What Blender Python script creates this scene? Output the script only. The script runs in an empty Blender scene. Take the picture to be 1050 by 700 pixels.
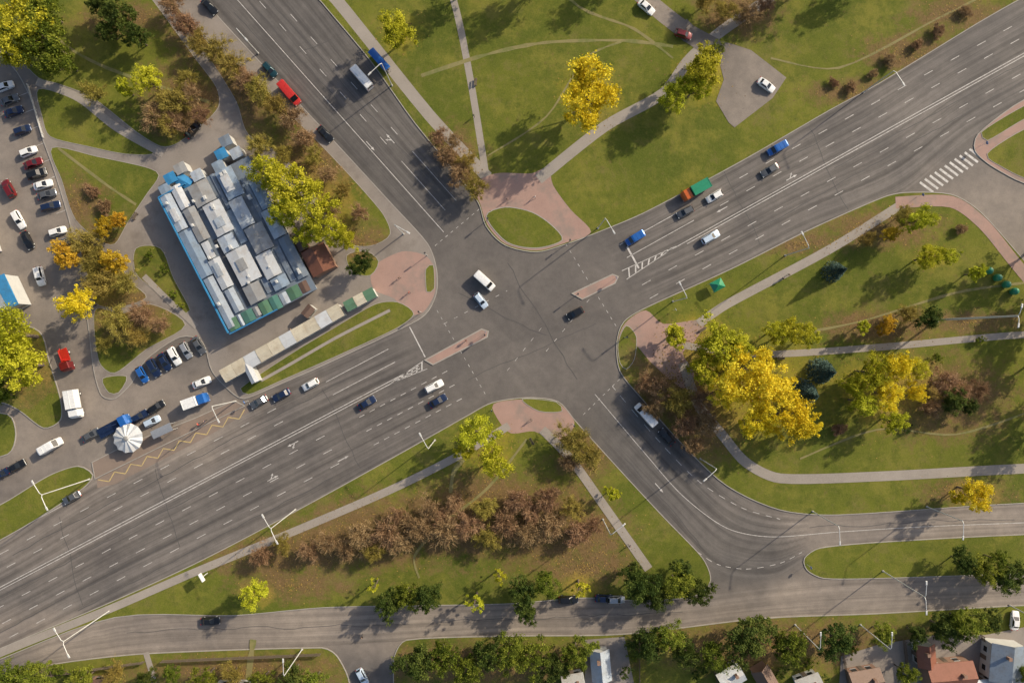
import bpy, math, random
import numpy as np
from mathutils import Vector, Matrix
from mathutils.geometry import delaunay_2d_cdt
random.seed(5); RN=np.random.RandomState(7)
S=0.23; H=160.0
col=bpy.context.scene.collection
R=math.radians
def P(px,py,h=0.0):
    k=S*(H-h)/H
    return ((px-525)*k,(350-py)*k)
# ------------------------------------------------------------------ materials
def newmat(name):
    m=bpy.data.materials.new(name); m.use_nodes=True
    nt=m.node_tree; b=nt.nodes['Principled BSDF']; return m,nt,b
def N(nt,t,**k):
    n=nt.nodes.new(t)
    for a,v in k.items():
        if a in n.inputs.keys(): n.inputs[a].default_value=v
        else: setattr(n,a,v)
    return n
def mix(nt,fac,a,b,mode='MIX'):
    n=nt.nodes.new('ShaderNodeMix'); n.data_type='RGBA'; n.blend_type=mode
    for i,v in ((0,fac),(6,a),(7,b)):
        if hasattr(v,'links') or hasattr(v,'is_linked'): nt.links.new(v,n.inputs[i])
        elif isinstance(v,(tuple,list)): n.inputs[i].default_value=tuple(v)+((1,) if len(v)==3 else ())
        else: n.inputs[i].default_value=v
    return n.outputs[2]
def tco(nt):
    tc=nt.nodes.get('TC') or nt.nodes.new('ShaderNodeTexCoord'); tc.name='TC'; return tc.outputs['Object']
def noise(nt,scale,detail=4,rough=.6,vec=None,lo=None,hi=None,out='Fac'):
    n=N(nt,'ShaderNodeTexNoise'); n.inputs['Scale'].default_value=scale; n.inputs['Detail'].default_value=detail; n.inputs['Roughness'].default_value=rough
    if vec is None: vec=tco(nt)
    nt.links.new(vec,n.inputs['Vector'])
    o=n.outputs[out]
    if lo is not None: o=mr(nt,o,lo,hi)
    return o
def mr(nt,v,lo,hi,a=0.0,b=1.0):
    m=nt.nodes.new('ShaderNodeMapRange'); nt.links.new(v,m.inputs[0])
    for i,x in ((1,lo),(2,hi),(3,a),(4,b)): m.inputs[i].default_value=x
    return m.outputs[0]
def mth(nt,op,a,b=0.0,c=None):
    m=nt.nodes.new('ShaderNodeMath'); m.operation=op
    for i,v in ((0,a),(1,b),(2,c)):
        if v is None: continue
        if hasattr(v,'is_linked'): nt.links.new(v,m.inputs[i])
        else: m.inputs[i].default_value=v
    return m.outputs[0]
def vmth(nt,op,a,b,out=0):
    m=nt.nodes.new('ShaderNodeVectorMath'); m.operation=op
    for i,v in ((0,a),(1,b)):
        if v is None: continue
        if hasattr(v,'is_linked'): nt.links.new(v,m.inputs[i])
        else: m.inputs[i].default_value=v
    return m.outputs[out]
def bump(nt,b,h,st=.3,d=.05):
    n=nt.nodes.new('ShaderNodeBump'); n.inputs['Strength'].default_value=st; n.inputs['Distance'].default_value=d
    nt.links.new(h,n.inputs['Height']); nt.links.new(n.outputs[0],b.inputs['Normal'])
def sc(c,f): return tuple(x*f for x in c)
def mat_surf(name,c,var=.35,scale=.15,fine=3.0,rough=.9,bmp=.2,patch=None):
    m,nt,b=newmat(name)
    o=mix(nt,noise(nt,scale,5,.6,lo=.35,hi=.65),sc(c,1-var),sc(c,1+var*.7))
    o=mix(nt,noise(nt,fine,3,.7,lo=.3,hi=.7),o,sc(c,1.0))
    f=noise(nt,fine*4,2,.6,lo=.25,hi=.75)
    o=mix(nt,.35,o,mix(nt,f,sc(c,.6),sc(c,1.4)))
    if patch: o=mix(nt,noise(nt,scale*.6,6,.7,lo=.5,hi=.62),o,patch)
    nt.links.new(o,b.inputs['Base Color']); b.inputs['Roughness'].default_value=rough
    bump(nt,b,f,bmp,.03); return m
def mat_plain(name,c,rough=.5,metal=0.0,coat=0.0):
    m,nt,b=newmat(name)
    o=mix(nt,noise(nt,3.0,4,.6,lo=.3,hi=.7),sc(c,.88),sc(c,1.08))
    nt.links.new(o,b.inputs['Base Color']); b.inputs['Roughness'].default_value=rough
    b.inputs['Metallic'].default_value=metal; b.inputs['Coat Weight'].default_value=coat; b.inputs['Coat Roughness'].default_value=.08
    return m
def mat_roof(name,c,stripe=5.0,ang=0.0,dirt=.5,rough=.5,metal=.15):
    m,nt,b=newmat(name)
    w=nt.nodes.new('ShaderNodeTexWave'); w.inputs['Scale'].default_value=stripe*.3; w.bands_direction='X'
    nt.links.new(tco(nt),w.inputs['Vector'])
    oi=nt.nodes.new('ShaderNodeObjectInfo')
    o=mix(nt,mr(nt,w.outputs['Fac'],0,1,0,.18),c,sc(c,.6))
    o=mix(nt,noise(nt,.5,6,.7,lo=.45,hi=.75),o,sc((c[0]*.8+.03,c[1]*.7+.02,c[2]*.6+.01),1-dirt*.5))
    o=mix(nt,noise(nt,3,4,.7,lo=.56,hi=.8),o,sc(c,.5))
    o=mix(nt,mr(nt,oi.outputs['Random'],0,1,0,.4),o,sc(c,.6))
    nt.links.new(o,b.inputs['Base Color']); b.inputs['Roughness'].default_value=rough; b.inputs['Metallic'].default_value=metal
    bump(nt,b,w.outputs['Fac'],.5,.05); return m
def mat_leaf(name,dark,mid,light,trans=.36,hue=.015):
    m,nt,b=newmat(name)
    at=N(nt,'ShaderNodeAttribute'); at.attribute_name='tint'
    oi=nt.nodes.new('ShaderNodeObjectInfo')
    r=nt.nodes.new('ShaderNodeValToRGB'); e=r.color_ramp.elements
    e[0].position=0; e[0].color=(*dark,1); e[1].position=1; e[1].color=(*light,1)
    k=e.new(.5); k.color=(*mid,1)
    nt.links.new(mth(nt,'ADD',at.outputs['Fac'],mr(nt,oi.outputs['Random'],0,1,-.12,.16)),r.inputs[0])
    hs=nt.nodes.new('ShaderNodeHueSaturation'); nt.links.new(r.outputs[0],hs.inputs['Color'])
    nt.links.new(mr(nt,mth(nt,'FRACT',mth(nt,'MULTIPLY',oi.outputs['Random'],7.3)),0,1,.5-hue*.6,.5+hue),hs.inputs['Hue'])
    nt.links.new(hs.outputs[0],b.inputs['Base Color']); b.inputs['Roughness'].default_value=.75; b.inputs['Specular IOR Level'].default_value=.2
    t=nt.nodes.new('ShaderNodeBsdfTranslucent'); nt.links.new(hs.outputs[0],t.inputs[0])
    ms=nt.nodes.new('ShaderNodeMixShader'); ms.inputs[0].default_value=trans
    nt.links.new(b.outputs[0],ms.inputs[1]); nt.links.new(t.outputs[0],ms.inputs[2])
    nt.links.new(ms.outputs[0],nt.nodes['Material Output'].inputs[0]); return m
# --- asphalt: one shared tone that drifts over the district, so sheets meet without seams
ASP=(.132,.119,.109); PALE=(.235,.202,.172); DARK=(.100,.093,.088)
def blobmask(nt,L,wob=18.0):
    nv=noise(nt,.035,4,.6,out='Color')
    co=vmth(nt,'ADD',tco(nt),vmth(nt,'MULTIPLY',vmth(nt,'SUBTRACT',nv,(.5,.5,.5)),(wob,wob,0)))
    acc=None
    for x,y,a,b_ in L:
        X,Y=P(x,y); d=vmth(nt,'LENGTH',vmth(nt,'MULTIPLY',vmth(nt,'SUBTRACT',co,(X,Y,0)),(1/(a*S),1/(b_*S),0)),None,1)
        f=mr(nt,d,1.25,.65)
        acc=f if acc is None else mth(nt,'MAXIMUM',acc,f)
    return acc
def roadbase(nt):
    o=mix(nt,blobmask(nt,[(980,540,220,34),(960,605,230,30),(250,650,420,34),(650,640,330,34),(40,290,130,260),(150,420,110,60),(1060,250,130,80),(770,85,60,60),(690,30,60,60)]),ASP,PALE)
    o=mix(nt,mth(nt,'MULTIPLY',blobmask(nt,[(330,110,170,170),(670,470,80,80),(755,560,60,40)]),.8),o,DARK)
    o=mix(nt,1.0,o,mix(nt,noise(nt,.05,6,.65,lo=.33,hi=.67),(.76,.76,.78),(1.24,1.22,1.19)),'MULTIPLY')
    o=mix(nt,1.0,o,mix(nt,noise(nt,.45,5,.7,lo=.3,hi=.7),(.86,.86,.86),(1.14,1.14,1.14)),'MULTIPLY')
    o=mix(nt,1.0,o,mix(nt,noise(nt,5,3,.8,lo=.25,hi=.75),(.82,.82,.82),(1.2,1.19,1.18)),'MULTIPLY')
    o=mix(nt,mth(nt,'MULTIPLY',noise(nt,.9,3,.6,lo=.66,hi=.78),.45),o,sc(DARK,.6)) # oil stains
    return o
def mat_asphalt(name):
    m,nt,b=newmat(name); nt.links.new(roadbase(nt),b.inputs['Base Color']); b.inputs['Roughness'].default_value=.85; return m
def mat_road(name,lanes,amt=1.0):
    m,nt,b=newmat(name); o=roadbase(nt)
    uv=nt.nodes.new('ShaderNodeUVMap'); uv.uv_map='UVMap'
    sx=nt.nodes.new('ShaderNodeSeparateXYZ'); nt.links.new(uv.outputs[0],sx.inputs[0])
    at=N(nt,'ShaderNodeAttribute'); at.attribute_name='fade'
    u=mth(nt,'ADD',sx.outputs[0],mth(nt,'MULTIPLY',noise(nt,.03,2,.5),.04))
    cos2=mth(nt,'COSINE',mth(nt,'MULTIPLY',u,4*math.pi*lanes)); cos1=mth(nt,'COSINE',mth(nt,'MULTIPLY',u,2*math.pi*lanes))
    cb=nt.nodes.new('ShaderNodeCombineXYZ'); nt.links.new(mth(nt,'MULTIPLY',sx.outputs[0],lanes*4.0),cb.inputs[0]); nt.links.new(mth(nt,'MULTIPLY',sx.outputs[1],.02),cb.inputs[1])
    st=noise(nt,1.0,6,.7,vec=cb.outputs[0],lo=.28,hi=.72)
    tot=mth(nt,'ADD',mr(nt,st,0,1,-.42*amt,.46*amt),mth(nt,'ADD',mth(nt,'MULTIPLY',cos2,-.08*amt),mth(nt,'MULTIPLY',cos1,.10*amt)))
    tot=mth(nt,'ADD',mth(nt,'MULTIPLY',tot,at.outputs['Fac']),1.0)
    o=vmth(nt,'SCALE',o,None)
    nt.links.new(tot,o.node.inputs['Scale'])
    nt.links.new(o,b.inputs['Base Color']); b.inputs['Roughness'].default_value=.82; return m
M={}
M['asphalt']=mat_asphalt('asphalt')
M['asphalt_main']=mat_road('asphalt_main',7); M['asphalt_avenue']=mat_road('asphalt_avenue',5); M['asphalt_branch']=mat_road('asphalt_branch',4); M['asphalt_lane']=mat_road('asphalt_lane',2.5,.7)
M['paving']=mat_surf('paving',(.27,.235,.205),.3,.12,2.5,.9,.15,(.20,.17,.145))
M['path']=mat_surf('path',(.33,.29,.25),.25,.2,2.0,.9,.15)
M['pink']=mat_surf('pink_paving',(.38,.245,.20),.22,.2,2.2,.9,.15,(.29,.215,.18))
M['brownpave']=mat_surf('brown_paving',(.25,.19,.15),.25,.2,2.2,.9,.15,(.19,.155,.13))
M['dirt']=mat_surf('dirt',(.24,.21,.085),.3,.3,2.5,.95,.2,(.16,.17,.05))
M['kerb']=mat_surf('kerb_stone',(.36,.33,.29),.35,.4,4,.9,.1)
def mat_mark(name,c,lo=.40,hi=.74):
    m,nt,b=newmat(name)
    o=mix(nt,noise(nt,1.3,6,.8,lo=lo,hi=hi),c,sc(ASP,1.6))
    nt.links.new(o,b.inputs['Base Color']); b.inputs['Roughness'].default_value=.7; return m
M['white_mark']=mat_mark('white_mark',(.68,.65,.61)); M['yellow_mark']=mat_mark('yellow_mark',(.62,.46,.17),.44,.8)
def mat_grass():
    m,nt,b=newmat('lawn_grass')
    g=mix(nt,noise(nt,.03,5,.6,lo=.40,hi=.60),(.058,.094,.010),(.165,.178,.020))
    g=mix(nt,noise(nt,.085,8,.74,lo=.48,hi=.62),g,(.25,.225,.042))
    g=mix(nt,noise(nt,.06,8,.75,lo=.53,hi=.66),g,(.21,.16,.068))
    g=mix(nt,noise(nt,.28,6,.75,lo=.49,hi=.70),g,(.048,.078,.009))
    g=mix(nt,noise(nt,.75,7,.8,lo=.54,hi=.76),g,(.22,.175,.065))
    f=noise(nt,3.2,6,.88,lo=.25,hi=.75)
    g=mix(nt,.5,g,mix(nt,f,(.035,.055,.006),(.25,.25,.05)))
    a=N(nt,'ShaderNodeAttribute'); a.attribute_name='litter'
    n1=noise(nt,.30,8,.8); n2=noise(nt,2.5,6,.85,lo=.3,hi=.7)
    fac=mr(nt,mth(nt,'ADD',a.outputs['Fac'],mth(nt,'MULTIPLY',mth(nt,'SUBTRACT',n1,.5),3.4)),.25,1.0)
    br=mix(nt,n2,(.10,.060,.026),(.31,.185,.10))
    g=mix(nt,mth(nt,'MULTIPLY',fac,.82),g,br)
    a2=N(nt,'ShaderNodeAttribute'); a2.attribute_name='gold'
    fac2=mr(nt,mth(nt,'ADD',a2.outputs['Fac'],mth(nt,'MULTIPLY',mth(nt,'SUBTRACT',n1,.5),2.2)),.4,1.1)
    g=mix(nt,mth(nt,'MULTIPLY',fac2,.55),g,(.42,.33,.04))
    nt.links.new(g,b.inputs['Base Color']); b.inputs['Roughness'].default_value=.95; b.inputs['Specular IOR Level'].default_value=.15
    bump(nt,b,f,.5,.10); return m
M['grass']=mat_grass()
M['ground']=mat_surf('far_ground',(.10,.12,.03),.4,.05,1.0,.95,.3,(.15,.12,.05))
LEAF={'green':mat_leaf('leaf_green',(.045,.07,.006),(.145,.185,.018),(.32,.34,.04)),
 'dark':mat_leaf('leaf_dark',(.028,.05,.008),(.075,.108,.018),(.17,.20,.036)),
 'yg':mat_leaf('leaf_yellowgreen',(.18,.19,.010),(.44,.43,.022),(.72,.68,.06)),
 'gold':mat_leaf('leaf_gold',(.38,.30,.01),(.74,.58,.020),(.92,.80,.07),hue=.006),
 'orange':mat_leaf('leaf_orange',(.28,.155,.012),(.56,.35,.025),(.72,.51,.05)),
 'brown':mat_leaf('leaf_brown',(.15,.088,.045),(.31,.19,.10),(.46,.31,.17),.25),
 'olive':mat_leaf('leaf_olive',(.13,.10,.022),(.29,.22,.05),(.46,.37,.09),.3),
 'blue':mat_leaf('leaf_spruce',(.02,.042,.034),(.055,.098,.08),(.12,.18,.15),.1)}
M['bark']=mat_surf('bark',(.15,.115,.085),.3,2,8,.95,.4)
M['fallen']=mat_leaf('fallen_leaf',(.11,.075,.03),(.25,.165,.06),(.45,.32,.07),.0)
M['tyre']=mat_plain('tyre',(.02,.02,.02),.8); M['glass']=mat_plain('window_glass',(.012,.015,.018),.06,0,.6)
M['lens']=mat_plain('lamp_lens',(.6,.62,.62),.15); M['redlens']=mat_plain('red_lens',(.4,.015,.01),.25)
M['plastic']=mat_plain('dark_plastic',(.03,.03,.032),.5); M['galv']=mat_plain('galvanised',(.60,.60,.58),.5,.1)
M['concrete']=mat_surf('concrete',(.36,.34,.31),.2,.5,3,.9,.2)
def paint(n,c,metal=.25): return mat_plain('paint_'+n,c,.3,metal,.7)
PC={'white':paint('white',(.84,.84,.82),0),'silver':paint('silver',(.46,.47,.48),.5),'grey':paint('grey',(.14,.145,.15),.4),
 'black':paint('black',(.012,.013,.015),.2),'navy':paint('navy',(.015,.03,.08),.3),'blue':paint('blue',(.02,.13,.44),.2),
 'red':paint('red',(.55,.03,.02),.1),'darkred':paint('darkred',(.17,.012,.015),.2),'teal':paint('teal',(.012,.055,.07),.3),
 'green':paint('green',(.02,.26,.13),.1),'orange':paint('orange',(.62,.13,.02),.1),'paleblue':paint('paleblue',(.55,.66,.78),.1),'beige':paint('beige',(.45,.38,.28),.1)}
# ------------------------------------------------------------------ mesh helpers
class MB:
    def __init__(s): s.v=[]; s.f=[]; s.m=[]
    def face(s,pts,mi=0):
        k=len(s.v); s.v+= [tuple(p) for p in pts]; s.f.append(tuple(range(k,k+len(pts)))); s.m.append(mi)
    def box(s,c,d,rz=0,mi=0,taper=1.0):
        x,y,z=c; a,b,h=d[0]/2,d[1]/2,d[2]/2; k=len(s.v); cs,sn=math.cos(rz),math.sin(rz)
        for zz,t in ((-h,1),(h,taper)):
            for sx,sy in ((-1,-1),(1,-1),(1,1),(-1,1)):
                u,w=sx*a*t,sy*b*t; s.v.append((x+u*cs-w*sn,y+u*sn+w*cs,z+zz))
        for f in ((3,2,1,0),(4,5,6,7),(0,1,5,4),(1,2,6,5),(2,3,7,6),(3,0,4,7)):
            s.f.append(tuple(k+i for i in f)); s.m.append(mi)
    def tube(s,pts,rad,n=6,mi=0,cap=True):
        k0=len(s.v)
        for i,p in enumerate(pts):
            p=Vector(p); a=Vector(pts[max(i-1,0)]); b=Vector(pts[min(i+1,len(pts)-1)]); d=(b-a).normalized()
            u=d.orthogonal().normalized() if i==0 else (u-d*u.dot(d)).normalized(); w=d.cross(u)
            for j in range(n):
                t=2*math.pi*j/n; q=p+(u*math.cos(t)+w*math.sin(t))*rad[i]; s.v.append(tuple(q))
        for i in range(len(pts)-1):
            for j in range(n):
                a=k0+i*n+j; b=k0+i*n+(j+1)%n
                s.f.append((a,b,b+n,a+n)); s.m.append(mi)
        if cap:
            s.f.append(tuple(k0+j for j in range(n))[::-1]); s.m.append(mi)
            s.f.append(tuple(k0+(len(pts)-1)*n+j for j in range(n))); s.m.append(mi)
    def loft(s,rings,mi=0,closed=True):
        k=len(s.v); n=len(rings[0])
        for r in rings: s.v+=[tuple(p) for p in r]
        for i in range(len(rings)-1):
            for j in range(n if closed else n-1):
                a=k+i*n+j; b=k+i*n+(j+1)%n; s.f.append((a,b,b+n,a+n)); s.m.append(mi)
        s.f.append(tuple(k+j for j in range(n))[::-1]); s.m.append(mi)
        s.f.append(tuple(k+(len(rings)-1)*n+j for j in range(n))); s.m.append(mi)
    def build(s,name,mats,parent=None,smooth=False):
        me=bpy.data.meshes.new(name); me.from_pydata(s.v,[],s.f)
        if not isinstance(mats,(list,tuple)): mats=[mats]
        for m in mats: me.materials.append(m)
        me.polygons.foreach_set('material_index',s.m)
        if smooth: me.polygons.foreach_set('use_smooth',[True]*len(s.f))
        me.update(); o=bpy.data.objects.new(name,me); col.objects.link(o)
        if parent: o.parent=parent
        return o
def tag(o,label,cat,group=None,kind=None):
    if label: o['label']=label
    if cat: o['category']=cat
    if group: o['group']=group
    if kind: o['kind']=kind
    return o
def empty(name,loc=(0,0,0),rz=0):
    o=bpy.data.objects.new(name,None); o.empty_display_size=.5; o.location=loc; o.rotation_euler=(0,0,rz); col.objects.link(o); return o
def copy_tree(o,parent=None):
    c=o.copy(); col.objects.link(c); c.parent=parent
    for ch in list(o.children): copy_tree(ch,c)
    return c
PROTOS=[]
class Proto:
    """first use returns the model itself, later uses copies"""
    def __init__(s,root): s.root=root; s.used=False; PROTOS.append(s)
    def get(s):
        if not s.used: s.used=True; return s.root
        r=copy_tree(s.root)
        for k in list(r.keys()): del r[k]
        return r
def cat(pts,closed,seg=5):
    n=len(pts); out=[]
    rng=range(n) if closed else range(n-1)
    for i in rng:
        if closed: p0,p1,p2,p3=pts[i-1],pts[i],pts[(i+1)%n],pts[(i+2)%n]
        else: p0,p1,p2,p3=pts[max(i-1,0)],pts[i],pts[i+1],pts[min(i+2,n-1)]
        p0,p1,p2,p3=[np.array(q,float) for q in (p0,p1,p2,p3)]
        L=np.linalg.norm(p2-p1)
        m1=(p2-p0); m2=(p3-p1)
        l1=np.linalg.norm(m1)+1e-6; l2=np.linalg.norm(m2)+1e-6
        m1=m1/l1*min(L,l1*.5)*.9; m2=m2/l2*min(L,l2*.5)*.9
        sg=max(2,min(seg,int(L/6)+1))
        for k in range(sg):
            t=k/sg; t2=t*t; t3=t2*t
            out.append(tuple((2*t3-3*t2+1)*p1+(t3-2*t2+t)*m1+(-2*t3+3*t2)*p2+(t3-t2)*m2))
    if not closed: out.append(tuple(map(float,pts[-1])))
    return out
def ccw(p):
    a=sum(p[i-1][0]*p[i][1]-p[i][0]*p[i-1][1] for i in range(len(p)))
    return p if a>0 else p[::-1]
def worldpoly(pts,smooth=True):
    q=cat(pts,True) if smooth else pts
    return ccw([P(*a) for a in q])
def offset(poly,d):
    n=len(poly); out=[]
    for i in range(n):
        a=Vector(poly[i-1]); b=Vector(poly[i]); c=Vector(poly[(i+1)%n])
        e1=(b-a).normalized(); e2=(c-b).normalized(); n1=Vector((e1.y,-e1.x)); n2=Vector((e2.y,-e2.x))
        m=(n1+n2)
        if m.length<.2: m=n1
        m.normalize(); out.append(tuple(b+m*d/max(.5,m.dot(n1))))
    return out
def inside(X,Y,poly):
    r=np.zeros(X.shape,bool); n=len(poly)
    for i in range(n):
        x1,y1=poly[i-1]; x2,y2=poly[i]
        if y1==y2: continue
        c=((y1>Y)!=(y2>Y))&(X<(x2-x1)*(Y-y1)/(y2-y1)+x1); r^=c
    return r
BROWN=[(270,572,60,22),(320,562,80,26),(380,545,80,40),(470,535,85,42),(560,540,70,50),(500,515,70,34),(600,550,45,30),(600,465,32,30),(690,390,50,48),(725,440,40,30),(965,410,75,42),
 (90,270,45,45),(130,320,45,35),(185,105,45,38),(250,90,50,55),(320,170,45,55),(210,30,40,50),(470,175,26,45),(755,12,45,25),(870,95,50,12),(930,55,50,20),(980,15,50,18),(905,235,60,20),(905,335,70,18),
 (80,210,30,30),(20,380,40,30),(600,580,50,25),(300,600,60,16),(990,505,50,14),(250,690,120,20),(500,680,140,22),(800,660,160,25),(370,250,30,20),(1000,330,50,12),(820,250,50,12),(130,20,50,16)]
GOLD=[(780,400,75,55),(910,400,60,40),(720,350,40,30),(605,95,34,34),(265,608,22,14),(410,35,24,22),(320,215,50,45),(720,80,34,28),(1000,505,30,14),(95,290,40,36),(960,263,24,14),(500,460,32,28),(595,600,22,14),(15,370,40,40)]
def patchval(px,py,L):
    v=np.zeros(px.shape)
    for x,y,a,b in L:
        d=np.sqrt(((px-x)/a)**2+((py-y)/b)**2); v=np.maximum(v,np.clip(1.5-d,0,1))
    return v
LAWNS=[]
def lawn(pts,z=.12,name='lawn',step=2.2,smooth=True):
    poly=worldpoly(pts,smooth); LAWNS.append((poly,z))
    xs=[p[0] for p in poly]; ys=[p[1] for p in poly]
    st=step
    gx,gy=np.meshgrid(np.arange(min(xs),max(xs),st),np.arange(min(ys),max(ys),st))
    gx=(gx+RN.uniform(-.3,.3,gx.shape)*st).ravel(); gy=(gy+RN.uniform(-.3,.3,gy.shape)*st).ravel()
    k=inside(gx,gy,poly)&(abs(gx)<135)&(abs(gy)<95)
    vv=[Vector(p) for p in poly]+[Vector((a,b)) for a,b in zip(gx[k],gy[k])]
    n=len(poly)
    r=delaunay_2d_cdt(vv,[],[list(range(n))],1,1e-4)
    me=bpy.data.meshes.new(name); me.from_pydata([(v.x,v.y,z) for v in r[0]],[],[tuple(f) for f in r[2]])
    me.materials.append(M['grass'])
    co=np.array([(v.x,v.y) for v in r[0]]); px=co[:,0]/S+525; py=350-co[:,1]/S
    for nm,L in (('litter',BROWN),('gold',GOLD)):
        a=me.attributes.new(nm,'FLOAT','POINT'); a.data.foreach_set('value',patchval(px,py,L).astype(np.float32))
    me.update()
    if sum(p.normal.z for p in me.polygons)<0: me.flip_normals()
    o=bpy.data.objects.new(name,me); col.objects.link(o); o['kind']='structure'; return o
def sheet(name,pts,mat,z,smooth=True,skirt=0):
    poly=worldpoly(pts,smooth); mb=MB(); mb.face([(x,y,z) for x,y in poly])
    if skirt:
        for i in range(len(poly)):
            a,b=poly[i-1],poly[i]; mb.face([(a[0],a[1],z-skirt),(b[0],b[1],z-skirt),(b[0],b[1],z),(a[0],a[1],z)])
    o=mb.build(name,mat); o['kind']='structure'; return o
def kerb(pts,z0=0,z1=.15,w=.2,name='kerb',smooth=True):
    poly=worldpoly(pts,smooth); out=offset(poly,w); n=len(poly); mb=MB()
    for i in range(n):
        a,b=poly[i-1],poly[i]; c,d=out[i],out[i-1]
        mb.face([(a[0],a[1],z1),(d[0],d[1],z1),(c[0],c[1],z1),(b[0],b[1],z1)])
        mb.face([(d[0],d[1],z0),(c[0],c[1],z0),(c[0],c[1],z1),(d[0],d[1],z1)])
        mb.face([(b[0],b[1],z0),(a[0],a[1],z0),(a[0],a[1],z1),(b[0],b[1],z1)])
    o=mb.build(name,M['kerb']); o['kind']='structure'; return o
PZ=[.124]
def ribbon(name,pts,wpx,mat,z=None,seg=6):
    if z is None: z=PZ[0]; PZ[0]+=.004
    q=[Vector(P(*a)) for a in cat(pts,False,seg)]
    if isinstance(wpx,(int,float)): ws=[wpx*S/2]*len(q)
    else: ws=[ (wpx[0]+(wpx[1]-wpx[0])*i/(len(q)-1))*S/2 for i in range(len(q))]
    if name=='dirt_path': ws=[w*random.uniform(.6,1.3) for w in ws]
    Lp=[];Rp=[]
    for i,p in enumerate(q):
        d=(q[min(i+1,len(q)-1)]-q[max(i-1,0)]).normalized(); n=Vector((-d.y,d.x))
        Lp.append(p+n*ws[i]); Rp.append(p-n*ws[i])
    n=len(q); me=bpy.data.meshes.new(name)
    me.from_pydata([(p.x,p.y,z) for p in Lp]+[(p.x,p.y,z) for p in Rp],[],[(i,i+n,i+n+1,i+1) for i in range(n-1)])
    me.materials.append(mat); me.update(); o=bpy.data.objects.new(name,me); col.objects.link(o); o['kind']='structure'; return o
def twoedge(name,A,B,mat,z,n=60,f0=14,f1=14):
    """road sheet between two edge polylines; tyre wear fades out towards its ends"""
    def res(pts):
        q=np.array(cat(pts,False,8)); d=np.r_[0,np.cumsum(np.linalg.norm(np.diff(q,axis=0),axis=1))]; t=np.linspace(0,d[-1],n)
        return np.c_[np.interp(t,d,q[:,0]),np.interp(t,d,q[:,1])],t
    a,t=res(A); b,_=res(B); me=bpy.data.meshes.new(name); t=t*S
    me.from_pydata([(*P(*p),z) for p in a]+[(*P(*p),z) for p in b],[],[(i,i+n,i+n+1,i+1) for i in range(n-1)])
    me.materials.append(mat); u=me.uv_layers.new(name='UVMap')
    for lp in me.loops:
        i=lp.vertex_index; u.data[lp.index].uv=((0 if i<n else 1),t[i%n])
    fd=np.clip(np.minimum(t/f0,(t[-1]-t)/f1),0,1)
    at=me.attributes.new('fade','FLOAT','POINT'); at.data.foreach_set('value',np.r_[fd,fd].astype(np.float32))
    me.update()
    if me.polygons[0].normal.z<0: me.flip_normals()
    o=bpy.data.objects.new(name,me); col.objects.link(o); o['kind']='structure'; return o
# ------------------------------------------------------------------ setting
mb=MB(); mb.face([(-900,-900,-.3),(900,-900,-.3),(900,900,-.3),(-900,900,-.3)]); g=mb.build('ground',M['ground']); g['kind']='structure'
sheet('road',[(-160,-150),(1290,-150),(1290,850),(-160,850)],M['asphalt'],0,False,.3)
twoedge('main_road',[(-160,640),(0,556),(97,494),(250,412),(340,371),(430,332)],[(-160,745),(0,673),(110,619),(300,526),(400,471),(490,424)],M['asphalt_main'],.004)
twoedge('main_road',[(600,243),(660,218),(760,165),(850,113),(1000,25),(1290,-140)],[(650,322),(750,276),(830,236),(925,198),(1000,138),(1290,-10)],M['asphalt_main'],.004)
twoedge('avenue_road',[(80,-150),(215,8),(330,132),(438,250)],[(205,-150),(330,2),(425,125),(495,205)],M['asphalt_avenue'],.004)
twoedge('branch_road',[(592,436),(640,487),(680,530),(735,585),(790,592),(826,573),(860,559)],[(636,378),(660,410),(700,455),(745,497),(775,515),(820,525),(860,527)],M['asphalt_branch'],.004)
twoedge('lane_road',[(830,527),(860,527),(1050,515),(1290,510)],[(824,570),(860,558),(1050,547),(1290,540)],M['asphalt_lane'],.008,60,25)
twoedge('service_road',[(-160,738),(0,677),(118,633),(330,622),(520,618),(700,611),(850,594),(1050,588),(1290,580)],[(-160,764),(0,692),(150,668),(330,662),(520,650),(640,648),(780,632),(1050,618),(1290,610)],M['asphalt_lane'],.012)
def block(pts,base,nm,sm=True):
    if base=='grass': lawn(pts,name='lawn',smooth=sm)
    else: sheet(nm,pts,M[base],.12,sm)
    kerb(pts,smooth=sm)
NW=[(-160,-150),(80,-150),(215,8),(255,52),(330,132),(400,208),(438,250),(447,275),(447,300),(436,322),(410,337),(340,370),(290,392),(250,408),(236,400),(218,380),(208,350),(185,345),(150,368),(135,392),(118,408),(105,405),(97,380),(92,340),(85,290),(74,235),(58,180),(42,135),(32,100),(5,62),(-160,20)]
block(NW,'paving','pavement')
NB=[(205,-150),(330,2),(380,62),(425,125),(470,180),(491,208),(499,232),(518,251),(550,258),(580,250),(610,239),(660,218),(760,165),(850,113),(900,86),(1000,25),(1040,2),(1290,-140)]
block(NB,'grass','lawn')
EB=[(633,350),(640,330),(662,316),(750,276),(830,236),(905,203),(928,198),(975,200),(1005,218),(1050,268),(1150,380),(1290,450),(1290,510),(1050,515),(860,527),(800,522),(745,497),(700,455),(660,410),(636,380)]
block(EB,'grass','lawn')
SB=[(590,432),(572,412),(540,408),(505,413),(480,426),(400,471),(300,526),(200,578),(110,619),(0,665),(-150,730),(-150,737),(0,675),(118,632),(240,630),(330,622),(420,620),(520,618),(600,612),(660,615),(712,610),(728,595),(720,572),(680,530),(640,487)]
block(SB,'grass','lawn')
IB=[(825,572),(840,562),(900,556),(1050,548),(1290,541),(1290,579),(1050,587),(900,592),(845,592),(828,584)]
block(IB,'grass','lawn')
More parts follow.
